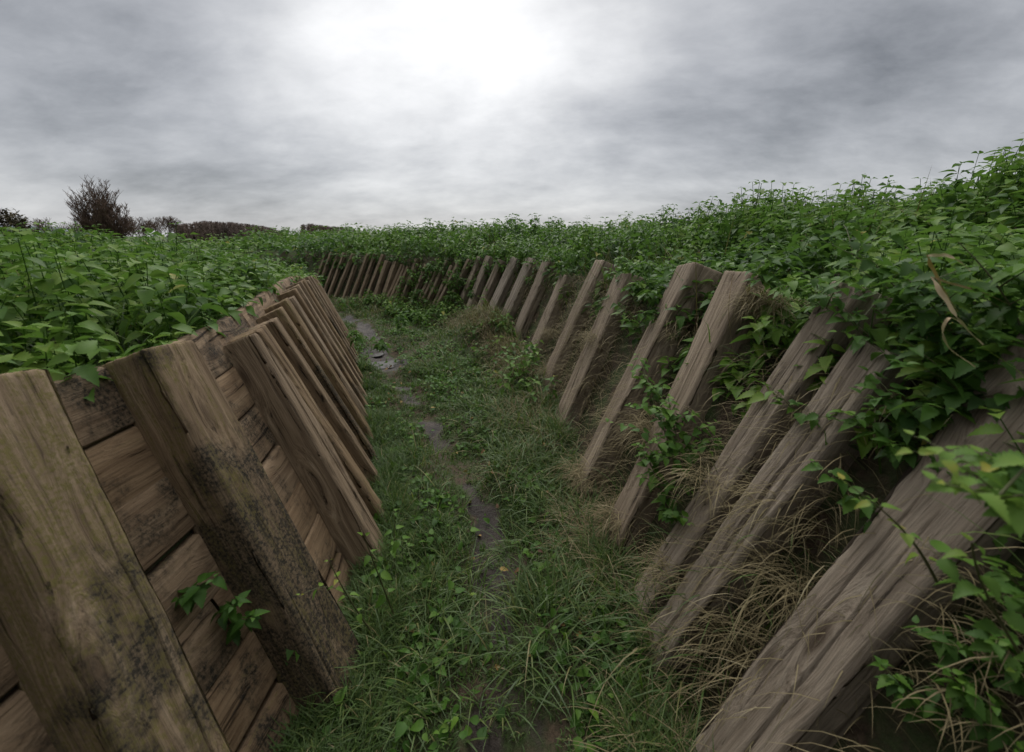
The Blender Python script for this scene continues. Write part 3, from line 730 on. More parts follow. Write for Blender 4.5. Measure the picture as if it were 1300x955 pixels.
tag(build('grass', V, quads=Q, mat=M['grass'], attrs={'tint': T}), 'green grass along the muddy path and on the banks', 'grass', None, 'stuff')

# nettles and weeds growing up the foot of the wall round the bend
x, y = jgrid(-5.6, .5, 3.6, 11.5, .105); dr, dl = sdR(x, y), sdL(x, y); cl_ = fbm(x*1.7+2, y*1.7, 201)
over = sstep(6.8, 7.3, y)*sstep(9.6, 9.1, y)*(x > -2.7)*(x < -.1)
keep = (dr > -.62) & (dr < .08+.45*over) & (dl < -.3) & (np.abs(polydist(PATH, x, y)) > .28) & (rng.random(len(x)) < sstep(.42, .58, cl_)*(.35+.65*sstep(-.5, -.1, dr))+.5*over)
x, y = x[keep], y[keep]; base = np.stack([x, y, ground_z(x, y)], 1); hh = (.10+.26*rng.random(len(x)))
pa, (la, ll) = nettles(base, hh, 0, 5, size=.95, tintbias=.02)
V, Q, T = join([pa, stems(base, hh, la, ll)])
tag(build('trench_nettles', V, quads=Q, mat=M['nettle'], attrs={'tint': T}), 'nettles and weeds growing along the foot of the wall at the bend', 'nettles', None, 'stuff')

# dry grass on the right slope and its foot
parts = []
x, y = scatter(30000, -4.2, .6, 1.8, 9.8); dr = sdR(x, y); dl = sdL(x, y); clump = fbm(x*2.0+17, y*2.0, 211)
keep = (dr > -.7) & (dr < .1) & (dl < -.3) & (rng.random(len(x)) < sstep(.42, .58, clump)*sstep(-.75, -.15, dr)); x, y = x[keep], y[keep]; m_ = len(x)
parts.append(blades(np.stack([x, y, ground_z(x, y)-.01], 1), rng.random(m_)*6.28, .12+.28*rng.random(m_), (.0025+.003*rng.random(m_))*(1+.1*y), .1+.8*rng.random(m_), .6+1.8*rng.random(m_), np.clip(.45+rng.normal(0, .24, m_), 0, 1), 6))
for (n, y0, y1, x0, x1, wl, lm) in ((15000, .6, 3.2, .3, 1.5, 1., 1.), (15000, 3.2, 6.6, -.6, 1.2, 1.3, 1.1), (13000, 6.2, 11, -4.8, .6, 1.8, 1.2)):
    x, y = scatter(n, x0, x1, y0, y1); dr = sdR(x, y); cl = fbm(x*2.4, y*2.4, 121)
    keep = (dr > -.16) & (dr < .68) & (rng.random(n) < .12+.88*sstep(.40, .60, cl))
    x, y, dr = x[keep], y[keep], dr[keep]; m_ = len(x)
    g = np.array([wall_normal('R', (a, b, 0))[:2] for a, b in ((.5, 1.), (0, 6.), (-3., 9.5))])
    hd = np.where(y < 5, math.pi, np.where(x > -.9, math.pi+.5, math.pi+.95))
    root = np.stack([x, y, ground_z(x, y)], 1)
    ln = (.10+.22*rng.random(m_))*lm
    tint = np.clip(.45+rng.normal(0, .25, m_), 0, 1)
    parts.append(blades(root, hd+rng.normal(0, 1.0, m_), ln, (.002+.0025*rng.random(m_))*wl, .4+.7*rng.random(m_), 1.0+1.2*rng.random(m_), tint, 6))
# dead stalks standing in the nettles on both banks
x, y = scatter(9000, -12, 6, .3, 13); dr = sdR(x, y); dl = sdL(x, y)
keep = ((dl > .9) | ((dr > .6) & (dr < 6))) & (np.hypot(x, y) > 1.6) & inview(x, y) & (rng.random(len(x)) < sstep(.45, .65, fbm(x*1.3, y*1.3, 231))*.6+.06)
x, y = x[keep], y[keep]; m_ = len(x)
parts.append(blades(np.stack([x, y, ground_z(x, y)], 1), rng.random(m_)*6.28, .32+.26*rng.random(m_), .003+.004*rng.random(m_)+.0006*np.hypot(x, y), .05+.35*rng.random(m_), .1+1.4*rng.random(m_)**2, np.clip(.3+rng.normal(0, .2, m_), 0, 1), 6))
# hanging clumps: foot of posts, shoulder of the straight post, brown tussock at the bulge
for (px, py, off, n, rr_, ln, tb) in ((965,400,.10,500,.10,.20,.5),(690,480,.02,400,.14,.22,.5),(745,615,.04,380,.12,.22,.5),(785,670,.06,300,.10,.20,.5),(860,740,.10,260,.10,.20,.45),(660,500,.0,400,.16,.25,.5),(830,560,.08,300,.12,.22,.45),(900,620,.05,260,.12,.24,.5),(1000,660,.14,240,.12,.24,.4),(1010,760,.14,220,.12,.24,.4),(1230,900,.15,160,.14,.16,.4),(1280,850,.15,160,.14,.16,.4),(1250,760,.15,120,.12,.16,.4),(930,820,.13,160,.10,.16,.45),(700,430,.08,250,.12,.2,.5),(760,440,.08,300,.12,.24,.45),(860,430,.1,200,.1,.2,.4)):
    h_ = hit('R', px, py, off)
    if h_ is None: continue
    a = rng.random(n)*6.28; r = rr_*np.sqrt(rng.random(n))
    root = np.stack([h_[0]+r*np.cos(a)+.02, h_[1]+r*np.sin(a), h_[2]+.10*rng.random(n)], 1)
    parts.append(blades(root, math.pi+rng.normal(0, 1.3, n), ln*(.4+.8*rng.random(n)), .002+.002*rng.random(n), .5+.6*rng.random(n), 1.2+1.2*rng.random(n), np.clip(tb+rng.normal(0, .22, n), 0, 1), 7))
V, Q, T = join(parts); print('dry', len(Q))
tag(build('dry_grass', V, quads=Q, mat=M['dry'], attrs={'tint': T}), 'tan dead grass matted between and below the right hand posts', 'dry grass', None, 'stuff')

# russet weeds on the bulge (one brown clump) and mixed weeds at the overgrown stretch
def weed_cloud(name, cx, cy, rx, ry, n, hmax, size, mat, label, cat, tb, lod=0):
    a = rng.random(n)*6.28; r = np.sqrt(rng.random(n)); x = cx+rx*r*np.cos(a); y = cy+ry*r*np.sin(a)
    z = ground_z(x, y)+rng.random(n)*hmax*(1-.5*r*r)
    T_ = np.clip(tb+rng.normal(0, .2, n), 0, 1)
    V, Q, T = place_leaves(np.stack([x, y, z], 1), rng.random(n)*6.28, rng.normal(-.2, .5, n), rng.normal(0, .6, n), size*(.6+.8*rng.random(n)), T_, lod)
    o = build(name, V, quads=Q, mat=mat, attrs={'tint': T}); return o
# drooping brown dead clump
pp_ = []
for (cx_, cy_, rr_, n, ln, tb) in ((-.42,6.4,.42,420,.36,.35),(-.28,5.9,.34,360,.34,.4),(-.75,6.95,.42,420,.38,.3),(-.12,5.4,.30,360,.34,.5),(-.02,4.9,.28,300,.3,.55),(.08,4.3,.24,260,.28,.5)):
    a = rng.random(n)*6.28; r = rr_*rng.random(n)**.8; x = cx_+r*np.cos(a); y = cy_+r*np.sin(a)
    pp_.append(blades(np.stack([x, y, ground_z(x, y)-.02+.1*rng.random(n)], 1), rng.normal(3.9, 1.0, n), ln*(.3+1.1*rng.random(n)), .003+.005*rng.random(n), .05+.8*rng.random(n), .6+2.0*rng.random(n), np.clip(tb+rng.normal(0, .24, n), 0, 1), 7))
V, Q, T = join(pp_)
tag(build('dead_grass_tussock', V, quads=Q, mat=M['dry'], attrs={'tint': T}), 'slumped brown dead grass against the right wall before the bend', 'grass tussock')

# ------------------------------------------------------------------ single plants
def plant(name, base, tip, nodes, size, label, cat, lod=2, tb=.4, group=None, mat='nettle', width=1., branches=0, seed=1, dense=2):
    base = np.array(base, float); tip = np.array(tip, float); r = np.random.default_rng(seed)
    root = empty(name, tuple(base)); tag(root, label, cat, group)
    SV, SQ, n0 = [], [], 0; L_ = [[], [], [], [], [], []]
    H = np.linalg.norm(tip-base)
    def shoot(b, t, nd, sz, rad0):
        nonlocal n0
        side_ = np.array([r.normal(), r.normal(), 0])*.04*np.linalg.norm(t-b)
        pts = [b*(1-f)+t*f+side_*math.sin(f*3.1)+np.array([0, 0, .12*np.linalg.norm((t-b)[:2])])*math.sin(f*3.14) for f in np.linspace(0, 1, 10)]
        for i, p in enumerate(pts):
            for j in range(5):
                an = j*1.2566; rd = rad0*(1.1-.7*i/9); SV.append(p+np.array([math.cos(an), math.sin(an), .0])*rd)
        for i in range(9):
            for j in range(5):
                q0 = n0+i*5+j; q1 = n0+i*5+(j+1) % 5; SQ.append((q0, q1, q1+5, q0+5))
        n0 += 50
        ph = r.random()*6.28
        for k in range(nd):
            f = .25+.75*k/max(1, nd-1); i = f*9; i0_ = int(min(8, i)); p = pts[i0_]*(1-(i-i0_))+pts[i0_+1]*(i-i0_)
            s_ = sz*np.interp(f, [.25,.6,.85,1], [.9,1.,.8,.45])
            for m in range(dense):
                yaw = ph+k*1.5708+m*2*math.pi/dense+r.normal(0, .25)
                L_[0].append(p+np.array([math.cos(yaw), math.sin(yaw), .1])*s_*.22); L_[1].append(yaw)
                L_[2].append(np.interp(f, [.2,.8,1], [-.3,-.1,.3])+r.normal(0, .22)); L_[3].append(r.normal(0, .3)); L_[4].append(s_*(.8+.4*r.random())); L_[5].append(np.clip(tb+(f-.6)*.35+r.normal(0, .1), 0, 1))
        return pts
    pts = shoot(base, tip, nodes, size, .0035)
    for b in range(branches):
        i = 2+int(r.random()*6); p = pts[i]; an = r.random()*6.28; ln = H*(.25+.3*r.random())
        t = p+np.array([math.cos(an), math.sin(an), .55])*ln*.7
        shoot(p, t, max(3, nodes//2), size*.85, .002)
    a = [np.array(q) for q in L_]
    V, Q, T = place_leaves(*a, lod, width)
    b_ = Vector(base)
    f = build('foliage', V-base, quads=Q, mat=M[mat], attrs={'tint': T}, parent=root)
    s_ = build('stem', np.array(SV)-base, quads=np.array(SQ), mat=M['stem'], attrs={'tint': np.full(len(SV), .5)}, parent=root)
    return root
def P3(px, py, t): return ray(px, py)*t
GN = 'nettle plants growing over the right hand posts'
# big nettle clump between the second and the largest right posts
def onwall(px, py, out, up=0.):
    h_ = hit('R', px, py); n_ = wall_normal('R', h_); return h_+n_*out+np.array([0, 0, up])
cl = [((1150,500),-.10,(1045,395),.12,'spray of nettle leaves lying across the top of the cracked grey post',9,.062,5),
      ((1090,450),-.08,(1010,372),.10,'nettle spray reaching left over the dry grass beside the grey post top',8,.055,5),
      ((1190,520),-.10,(1125,360),.16,'tall dark nettle in the middle of the clump behind the largest post',10,.07,6),
      ((1230,500),-.10,(1200,380),.14,'dark broad leaved nettle right behind the curled dead leaves',9,.075,6),
      ((1190,640),-.12,(1140,500),.10,'low dark nettle in the gap left of the largest right post',9,.07,6),
      ((1130,720),-.12,(1075,610),.08,'small nettle against the lower side of the cracked grey post',7,.062,4),
      ((1290,470),-.10,(1262,330),.16,'nettle at the right edge just above the largest post',10,.07,6),
      ((1230,580),-.12,(1185,450),.12,'drooping nettle touching the upper edge of the largest post',9,.075,6),
      ((1180,450),-.08,(1090,330),.16,'nettle standing on the bank edge above the cracked grey post',9,.065,5),
      ((1150,600),-.12,(1105,540),.10,'nettle hanging beside the upper end of the cracked grey post',8,.065,5),
      ((1060,580),-.12,(1000,515),.06,'small bright nettle sprig left of the cracked grey post',6,.058,2)]
for i, (b_, ob, tp, ot, lab, nd, sz, br) in enumerate(cl):
    plant('nettle_plant', onwall(*b_, ob), onwall(*tp, ot), nd, sz, lab, 'nettle', group=GN, branches=br, seed=200+i, tb=.28 if i in (2,3,4,7) else .42)
# bushy sprig low on the wall between two posts
for j, (b_, tp, lab) in enumerate((((865,640),(832,478),'leafy green sprig growing up in front of the straight right post'),((880,640),(885,520),'right hand stem of the leafy sprig pair in front of the straight post'),((850,690),(845,580),'low bushy sprig at the foot of the straight right post'))):
    plant('weed_sprig', onwall(*b_, -.02), onwall(*tp, .16), 9, .058, lab, 'weed', branches=8, seed=230+j, tb=.48, group='weed sprigs in front of the straight right post', width=1.15, dense=3)
# blurred foreground plants at the right
plant('nettle_plant', P3(1350,740,.62), P3(1185,612,.50), 9, .042, 'blurred bright green sprig reaching over the largest post from the right edge', 'nettle', branches=7, seed=240, tb=.70)
plant('nettle_plant', P3(1340,900,.66), P3(1235,690,.62), 7, .05, 'blurred leafy stem low in the right corner', 'nettle', branches=3, seed=241, tb=.6)
plant('nettle_plant', P3(1190,740,.80), P3(1070,610,.66), 4, .032, 'thin curved shoot with yellow tip in front of the largest post', 'nettle', branches=0, seed=242, tb=.9)
plant('nettle_plant', P3(1330,640,.62), P3(1260,590,.60), 6, .06, 'blurred leaves at the right edge above the corner stem', 'nettle', branches=3, seed=243, tb=.65)
# left side sprigs
plant('nettle_plant', P3(515,790,2.1), P3(502,650,1.95), 6, .06, 'pale nettle standing on the path edge beside the left posts', 'nettle', branches=1, seed=250, tb=.55)
plant('weed_sprig', P3(500,780,1.75), P3(462,680,1.5), 4, .05, 'small sprig in front of the foot of the third left post', 'weed', branches=0, seed=251, tb=.62)
plant('weed_sprig', P3(470,800,1.55), P3(418,712,1.38), 4, .034, 'tiny yellow green sprig between the second and third left posts', 'weed', branches=1, seed=252, tb=.8)
for i, (px, py, lab) in enumerate(((240,762,'uppermost dark weed sprouting from the left boards'),(275,790,'larger dark weed sprouting between the left boards'),(290,808,'lowest small weed on the left boards'),(355,835,'weed at the foot of the boards beside the second left post'))):
    h_ = hit('L', px, py, .165); h2 = h_+np.array([.09, .0, .08])
    plant('weed_sprig', h_, h2, 5, .055, lab, 'weed', branches=1, seed=260+i, tb=.25, group='weeds sprouting on the left board wall')
plant('weed_sprig', P3(520,850,1.9), P3(490,800,1.75), 6, .05, 'feathery weed at the bottom left of the path', 'weed', branches=4, seed=270, tb=.5)
plant('weed_sprig', P3(488,450,4.9), P3(478,425,4.8), 6, .10, 'pale leafy weed beside the far puddle', 'weed', branches=4, seed=271, tb=.5)
plant('nettle_plant', P3(510,420,6.6), P3(508,398,6.5), 7, .12, 'grey green nettle at the foot of the far corner', 'nettle', branches=4, seed=272, tb=.45)
plant('weed_sprig', P3(452,436,5.0), P3(446,420,4.9), 6, .10, 'sprig leaning on the far left posts', 'weed', branches=3, seed=273, tb=.55)
# overgrown stretch of the wall near the bend
k = 0
for i in range(34):
    px = 508+rng.random()*84; py = 338+rng.random()*70
    h_ = hit('R', px, py, .02)
    if h_ is None: continue
    tp = h_+np.array([-.18+.1*rng.random(), -.15*rng.random(), .16+.12*rng.random()])
    plant('weed_sprig', h_, tp, 6, .075, 'leafy weed tangled over the wall between the far bend and the clear right posts', 'weed', lod=1, branches=3, seed=300+i, tb=.3+.35*rng.random(), group='weeds over the overgrown stretch of wall')
for i in range(26):  # ivy-like weeds hanging from the right bank edge
    px = [440,480,500,560,600,640,700,715,735,800,815,825,832,828,985,980,1010,430,455,520,585,670,722,812,828,806][i]
    py = [328,330,332,326,330,322,335,342,330,340,355,370,385,350,350,372,385,326,330,330,335,322,350,350,410,375][i]
    h_ = hit('R', px, py, .02)
    if h_ is None: continue
    tp = h_+np.array([-.12, -.05, .05])
    plant('weed_sprig', h_+np.array([.06, 0, .02]), tp, 6, .07, 'leafy weed hanging over the edge of the right bank above the posts', 'weed', lod=1, branches=3, seed=400+i, tb=.25+.35*rng.random(), group='weeds hanging over the edge of the right bank')

for i, (px, py) in enumerate(((560,400),(575,385),(590,405),(598,430),(572,425),(552,370),(585,360),(605,452),(620,470),(545,350),(600,375),(560,440),(640,480),(612,420))):
    h_ = hit('R', px, py, -.05); tp = h_+np.array([-.10+.08*rng.random(), -.08, .16+.16*rng.random()])
    plant('weed_sprig', h_-np.array([0, 0, .12]), tp, 7, .075, 'leafy weed in the thicket at the left foot of the clear right posts', 'weed', lod=1, branches=4, seed=500+i, tb=.3+.35*rng.random(), group='weeds in the thicket before the bend')
for i, (b_, tp, tb) in enumerate((((1290,900),(1262,800),.5),((1240,940),(1225,860),.45),((1150,930),(1135,850),.4),((1300,800),(1290,730),.55),((1200,860),(1180,800),.35))):
    plant('weed_sprig', onwall(*b_, -.10), onwall(*tp, .04), 7, .045, 'leafy weed in the dark hollow below the largest right post', 'weed', branches=5, seed=530+i, tb=tb, group='weeds below the largest right post')
# dead curled leaves
def ribbon(pts, w0, w1, seed):
    pts = np.array([P3(a, b, t) for a, b, t in pts]); r = np.random.default_rng(seed)
    tt = np.linspace(0, len(pts)-1, 24); i = np.minimum(tt.astype(int), len(pts)-2); f = (tt-i)[:, None]
    m = np.zeros_like(pts); m[1:-1] = (pts[2:]-pts[:-2])/2; m[0] = pts[1]-pts[0]; m[-1] = pts[-1]-pts[-2]
    h = (2*f**3-3*f*f+1)*pts[i]+(f**3-2*f*f+f)*m[i]+(-2*f**3+3*f*f)*pts[i+1]+(f**3-f*f)*m[i+1]
    d = np.gradient(h, axis=0); d /= np.linalg.norm(d, axis=1)[:, None]
    up = np.array([.2, -.8, .5]); sd_ = np.cross(d, up); sd_ /= np.linalg.norm(sd_, axis=1)[:, None]
    nn = np.cross(sd_, d); g = np.linspace(0, 1, 24)
    w = (w0+(w1-w0)*g)*np.sin(np.pi*np.clip(g*.92+.06, 0, 1))**.4; tw = np.sin(g*7+seed)*.9+.35*np.sin(g*23+seed*2)
    a = sd_*np.cos(tw)[:, None]+nn*np.sin(tw)[:, None]; b = np.cross(a, d)
    V = np.stack([h-a*w[:, None]/2+b*w[:, None]*.25, h, h+a*w[:, None]/2+b*w[:, None]*.25], 1).reshape(-1, 3)
    Q = []
    for k_ in range(23):
        for c in range(2): q0 = k_*3+c; Q.append((q0, q0+1, q0+4, q0+3))
    return V, np.array(Q), np.full(len(V), .5)
root = empty('dead_leaf_stalk', tuple(P3(1178,323,.95))); tag(root, 'curled pale dead leaves on an orange stalk above the largest right post', 'dead leaf')
rb = np.array(root.location)
for pts, w0, w1, ti in (([(1178,325,.95),(1198,324,.94),(1218,333,.93),(1232,345,.94)], .010,.005,.95),([(1181,352,.95),(1195,372,.93),(1210,398,.92),(1228,420,.92),(1248,438,.93)], .012,.009,.9),([(1222,412,.92),(1206,404,.9),(1196,418,.9),(1204,442,.91),(1238,466,.94)], .006,.008,.85),([(1182,352,.95),(1215,362,.94),(1250,373,.96),(1300,396,1.)], .006,.004,.45)):
    V, Q, T = ribbon(pts, w0, w1, 3); build('dead_leaf', V-rb, quads=Q, mat=M['dry'], attrs={'tint': T*0+ti}, parent=root)
V, Q, T = ribbon([(1176,324,.95),(1183,340,.95),(1198,370,.95),(1216,396,.97)], .009,.006,9); build('stalk', V-rb, quads=Q, mat=M['autumn'], attrs={'tint': T*0+.8}, parent=root)
# pale twig ends and dry stalks
for i, (pa, pb, lab) in enumerate((([(930,350,2.0),(925,400,1.95),(935,470,1.9),(950,520,1.9)], 0, 'thin brown stalk bent across the straight right post'),([(880,480,2.2),(905,455,2.15),(935,500,2.1)], 0, 'thin arched dry stem beside the leafy sprig'),([(990,690,1.5),(1080,770,1.35),(1060,860,1.2)], 0, 'long dry grass stalk in the hollow between the two nearest right posts'))):
    V, Q, T = ribbon(pa, .004, .003, 4+i); o = build('dry_stalk', V, quads=Q, mat=M['dry'], attrs={'tint': T}); tag(o, lab, 'dry stalk')

# fallen leaves on the path
n = 260; x, y = scatter(n, -2.2, .6, .8, 6.5); k_ = (sdR(x, y) < .1) & (sdL(x, y) < .1); x, y = x[k_], y[k_]; n = len(x)
V, Q, T = place_leaves(np.stack([x, y, ground_z(x, y)+.02+.03*rng.random(n)], 1), rng.random(n)*6.28, rng.normal(0, .3, n), rng.normal(0, .5, n), .025+.03*rng.random(n), rng.random(n), 1)
tag(build('fallen_leaves', V, quads=Q, mat=M['autumn'], attrs={'tint': T}), 'small brown fallen leaves scattered over the path grass', 'leaf litter', None, 'stuff')
# low broad-leaved weeds on the floor
n = 26000; x, y = scatter(n, -2.6, .9, .4, 8); dr, dl = sdR(x, y), sdL(x, y); pd = np.abs(polydist(PATH, x, y)); cl_ = fbm(x*3.3, y*3.3, 141)
k_ = (dr < .1) & (dl < .1) & (rng.random(n) < sstep(.40, .60, cl_)*(.12+.88*sstep(.08, .3, pd))); x, y = x[k_], y[k_]; n = len(x)
V, Q, T = place_leaves(np.stack([x, y, ground_z(x, y)+.01+.06*rng.random(n)], 1), rng.random(n)*6.28, rng.normal(.1, .35, n), rng.normal(0, .4, n), .02+.035*rng.random(n), np.clip(.42+rng.normal(0, .17, n), 0, .9), 1, 1.3)
tag(build('ground_weeds', V, quads=Q, mat=M['nettle'], attrs={'tint': T}), 'low broad leaved weeds among the grass of the trench floor', 'weeds', None, 'stuff')

# ------------------------------------------------------------------ far trees
def tubes(segs, sides=4):
    A = np.array([s[0] for s in segs]); B = np.array([s[1] for s in segs]); ra = np.array([s[2] for s in segs]); rb_ = np.array([s[3] for s in segs])
    d = B-A; d /= np.linalg.norm(d, axis=1)[:, None]+1e-9
    u = np.cross(d, [.31, .77, .55]); u /= np.linalg.norm(u, axis=1)[:, None]; v = np.cross(d, u)
    ang = np.arange(sides)*2*math.pi/sides
    ring = u[:, None]*np.cos(ang)[None, :, None]+v[:, None]*np.sin(ang)[None, :, None]
    V = np.concatenate([A[:, None]+ring*ra[:, None, None], B[:, None]+ring*rb_[:, None, None]], 1)
    q = np.array([(j, (j+1) % sides, sides+(j+1) % sides, sides+j) for j in range(sides)])
    Q = q[None]+(np.arange(len(A))*sides*2)[:, None, None]
    return V.reshape(-1, 3), Q.reshape(-1, 4)
def branch(p, d, ln, r, depth, out, rnd, split=3, up=.25, spread=.55, maxd=5, curve=.18):
    n = 3; 
    for i in range(n):
        d = d+np.array([rnd.gauss(0, curve), rnd.gauss(0, curve), rnd.gauss(0, curve*.5)+up*.12]); d /= np.linalg.norm(d)
        q = p+d*ln/n; r2 = r*(1-.22)
        out.append((p, q, r, r2, depth)); p = q; r = r2
        if depth < maxd and i < n-1 and depth > 0:
            a = rnd.random()*6.28; e = np.array([math.cos(a), math.sin(a), .3]); dd = d*.7+e*spread; dd /= np.linalg.norm(dd)
            branch(p, dd, ln*.6, r*.55, depth+1, out, rnd, split, up, spread, maxd, curve)
    if depth < maxd:
        for k_ in range(split):
            a = rnd.random()*6.28; e = np.array([math.cos(a), math.sin(a), .25]); dd = d*.9+e*spread; dd /= np.linalg.norm(dd)
            branch(p, dd, ln*.72, r*.68, depth+1, out, rnd, split, up, spread, maxd, curve)
def bare_tree(name, px, dist, H, label, seed, stemsn=1, maxd=4, split=3, spread=.5, cat='tree', tw=.012, base_z=None):
    r = ray(px, 305); t = dist/math.hypot(r[0], r[1]); x, y = r[0]*t, r[1]*t; z = float(ground_z(x, y)[0])-.1 if base_z is None else base_z
    rnd = random.Random(seed); out = []
    for s_ in range(stemsn):
        a = s_/stemsn*6.28+rnd.random(); d = np.array([math.cos(a)*.22*(stemsn > 1), math.sin(a)*.22*(stemsn > 1), 1.])
        branch(np.array([math.cos(a)*.1*stemsn*.2, math.sin(a)*.1*stemsn*.2, 0.]), d/np.linalg.norm(d), H*.27, H*.018, 0, out, rnd, split, .25, spread, maxd)
    top = max(o[1][2] for o in out); sc = H/top
    root = empty(name, (x, y, z)); tag(root, label, cat)
    tr = [(a*sc, b*sc, max(r1*sc, tw), max(r2*sc, tw)) for a, b, r1, r2, dp in out if dp <= 1]
    cr = [(a*sc, b*sc, max(r1*sc, tw*.75), max(r2*sc, tw*.6)) for a, b, r1, r2, dp in out if dp > 1]
    V, Q = tubes(tr, 5); build('trunk', V, quads=Q, mat=M['bark'], parent=root)
    V, Q = tubes(cr, 3); build('crown', V, quads=Q, mat=M['twig'], parent=root); print(name, len(cr))
    return root
def dense_bare_tree(px, dist, H, W, label, seed):
    r = ray(px, 305); t = dist/math.hypot(r[0], r[1]); x, y = r[0]*t, r[1]*t; z = float(ground_z(x, y)[0])-.1
    rg = random.Random(seed); tr, cr = [], []
    for k_ in range(120):
        a = rg.random()*6.28; el = math.asin(rg.random()*1.5-.5) if k_ > 8 else 1.3+rg.random()*.2; q_ = (.75+.3*rg.random())*(.86+.25*math.sin(3*a+seed))
        T3 = np.array([math.cos(a)*math.cos(el)*W*q_, math.sin(a)*math.cos(el)*W*q_, H*.54+math.sin(el)*H*.46*min(1.04, q_)])
        p = np.array([math.cos(a)*.22, math.sin(a)*.22, 0.]); n = 8; r0 = .05+.03*rg.random()
        for i in range(1, n+1):
            f = i/n; q = np.array([T3[0]*f**.85+rg.gauss(0, .06), T3[1]*f**.85+rg.gauss(0, .06), T3[2]*f**1.05])
            w0 = max(.017, r0*(1-f*.85)); (tr if f < .4 else cr).append((p, q, w0, w0*.88))
            if f > .3:
                dd = (q-p)/np.linalg.norm(q-p)
                for b in range(4):
                    u = rg.random(); s0 = p*(1-u)+q*u; an = rg.random()*6.28; L_ = .3+.5*rg.random()
                    v_ = dd*.8+np.array([math.cos(an), math.sin(an), .25])*.55; e = s0+v_*L_*(1.15-.5*f); cr.append((s0, e, .015, .011))
                    for c in range(3):
                        u2 = .25+.75*rg.random(); s1 = s0*(1-u2)+e*u2; an2 = rg.random()*6.28
                        cr.append((s1, s1+(dd*.7+np.array([math.cos(an2), math.sin(an2), .3])*.6)*(.12+.28*rg.random()), .012, .008))
            p = q
    root = empty('bare_tree', (x, y, z)); tag(root, label, 'tree')
    V, Q = tubes(tr, 5); build('trunk', V, quads=Q, mat=M['bark'], parent=root)
    V, Q = tubes(cr, 3); build('crown', V, quads=Q, mat=M['twig'], parent=root)
dense_bare_tree(133, 48, 5.7, 1.85, 'dense leafless tree standing alone above the left field', 11)
bare_tree('bare_tree', 36, 80, 5.3, 'small thin leafless tree near the left edge of the horizon', 12, stemsn=1, maxd=4, split=2, spread=.55, tw=.02)
bare_tree('bare_tree', 178, 52, 3.3, 'low spreading leafless tree just right of the dense bare tree', 13, stemsn=4, maxd=4, split=3, spread=.6, tw=.016)
bare_tree('bare_shrub', 65, 75, 3.6, 'small leafless shrub between the thin tree and the dense bare tree', 14, stemsn=5, maxd=3, split=3, spread=.5, cat='shrub', tw=.02)
bare_tree('bare_shrub', 100, 60, 2.9, 'twiggy shrub at the left foot of the dense bare tree', 15, stemsn=5, maxd=3, split=3, spread=.6, cat='shrub', tw=.016)
bare_tree('bare_tree', 212, 70, 4.0, 'leafless tree at the left end of the far wood', 16, stemsn=3, maxd=4, split=3, spread=.5, tw=.02)
def leafy_bush(px, dist, rx, rz, label, seed, mat, n=5000, size=.28):
    r = ray(px, 305); t = dist/math.hypot(r[0], r[1]); x, y = r[0]*t, r[1]*t; z = float(ground_z(x, y)[0])
    root = empty('round_bush', (x, y, z)); tag(root, label, 'bush')
    rg = np.random.default_rng(seed)
    cs = rg.normal(0, 1, (26, 3)); cs /= np.linalg.norm(cs, axis=1)[:, None]; cs *= np.array([rx*.72, rx*.72, rz*.70]); cs[:, 2] = np.abs(cs[:, 2])+rz*.12
    c = cs[rg.integers(0, 26, n)]; d = rg.normal(0, 1, (n, 3)); d /= np.linalg.norm(d, axis=1)[:, None]
    p = c+d*rx*.30*(rg.random(n)[:, None]**.4)*(.7+.6*rg.random(n)[:, None]); p[:, 2] = np.maximum(p[:, 2], .05)
    V, Q, T = place_leaves(p, rg.random(n)*6.28, rg.normal(0, .6, n), rg.normal(0, .6, n), size*(.6+.8*rg.random(n)), rg.random(n), 0)
    build('crown', V, quads=Q, mat=mat, attrs={'tint': T}, parent=root)
    segs = [(np.zeros(3), c_*.8, .09, .03) for c_ in cs[:14]]; V, Q = tubes(segs, 5); build('trunk', V, quads=Q, mat=M['bark'], parent=root)
leafy_bush(4, 62, 3.0, 3.9, 'rounded dark russet bush at the left edge of the horizon', 3, M['hedge'])
leafy_bush(33, 70, 1.9, 1.8, 'low dark green bush beside the rounded russet bush', 4, M['conifer'], 2500)
def wood(name, x0, x1, dist, tops, label, mat, n, seed, conif=0.0, tw=.05):
    rg = random.Random(seed); segs = []
    for i in range(n):
        px = x0+(x1-x0)*rg.random(); dd = dist*(.93+.2*rg.random())
        r = ray(px, 302); t = dd/math.hypot(r[0], r[1]); x, y = r[0]*t, r[1]*t
        ty = np.interp(px, [q[0] for q in tops], [q[1] for q in tops])
        rr_ = ray(px, ty); el = rr_[2]/math.hypot(rr_[0], rr_[1]); zt = el*dd*(.88+.16*rg.random()); zt = max(zt, el*dd-.9) if el > 0 else zt; z0 = -1.6
        H = zt-z0
        if H < .5: continue
        segs.append((np.array([x, y, z0]), np.array([x+rg.gauss(0, .1), y, zt]), H*.012+.03, .02))
        isc = rg.random() < conif
        for b in range(44 if isc else 34):
            f = .12+.88*rg.random()**.8; a = rg.random()*6.28; L_ = H*(.30*(1-f)+.05) if isc else H*(.20*(1-f)**.6+.05)
            zz_ = z0+H*f*.97; up_ = -.1 if isc else .8
            A = np.array([x, y, zz_]); B = A+np.array([math.cos(a), math.sin(a), up_+.3*rg.random()])*L_
            w_ = tw*(2.4 if isc else 1)
            segs.append((A, B, w_, w_*.4))
    V, Q = tubes(segs, 3); o = build(name, V, quads=Q, mat=mat); tag(o, label, 'woodland', None, 'stuff'); print(name, len(Q))
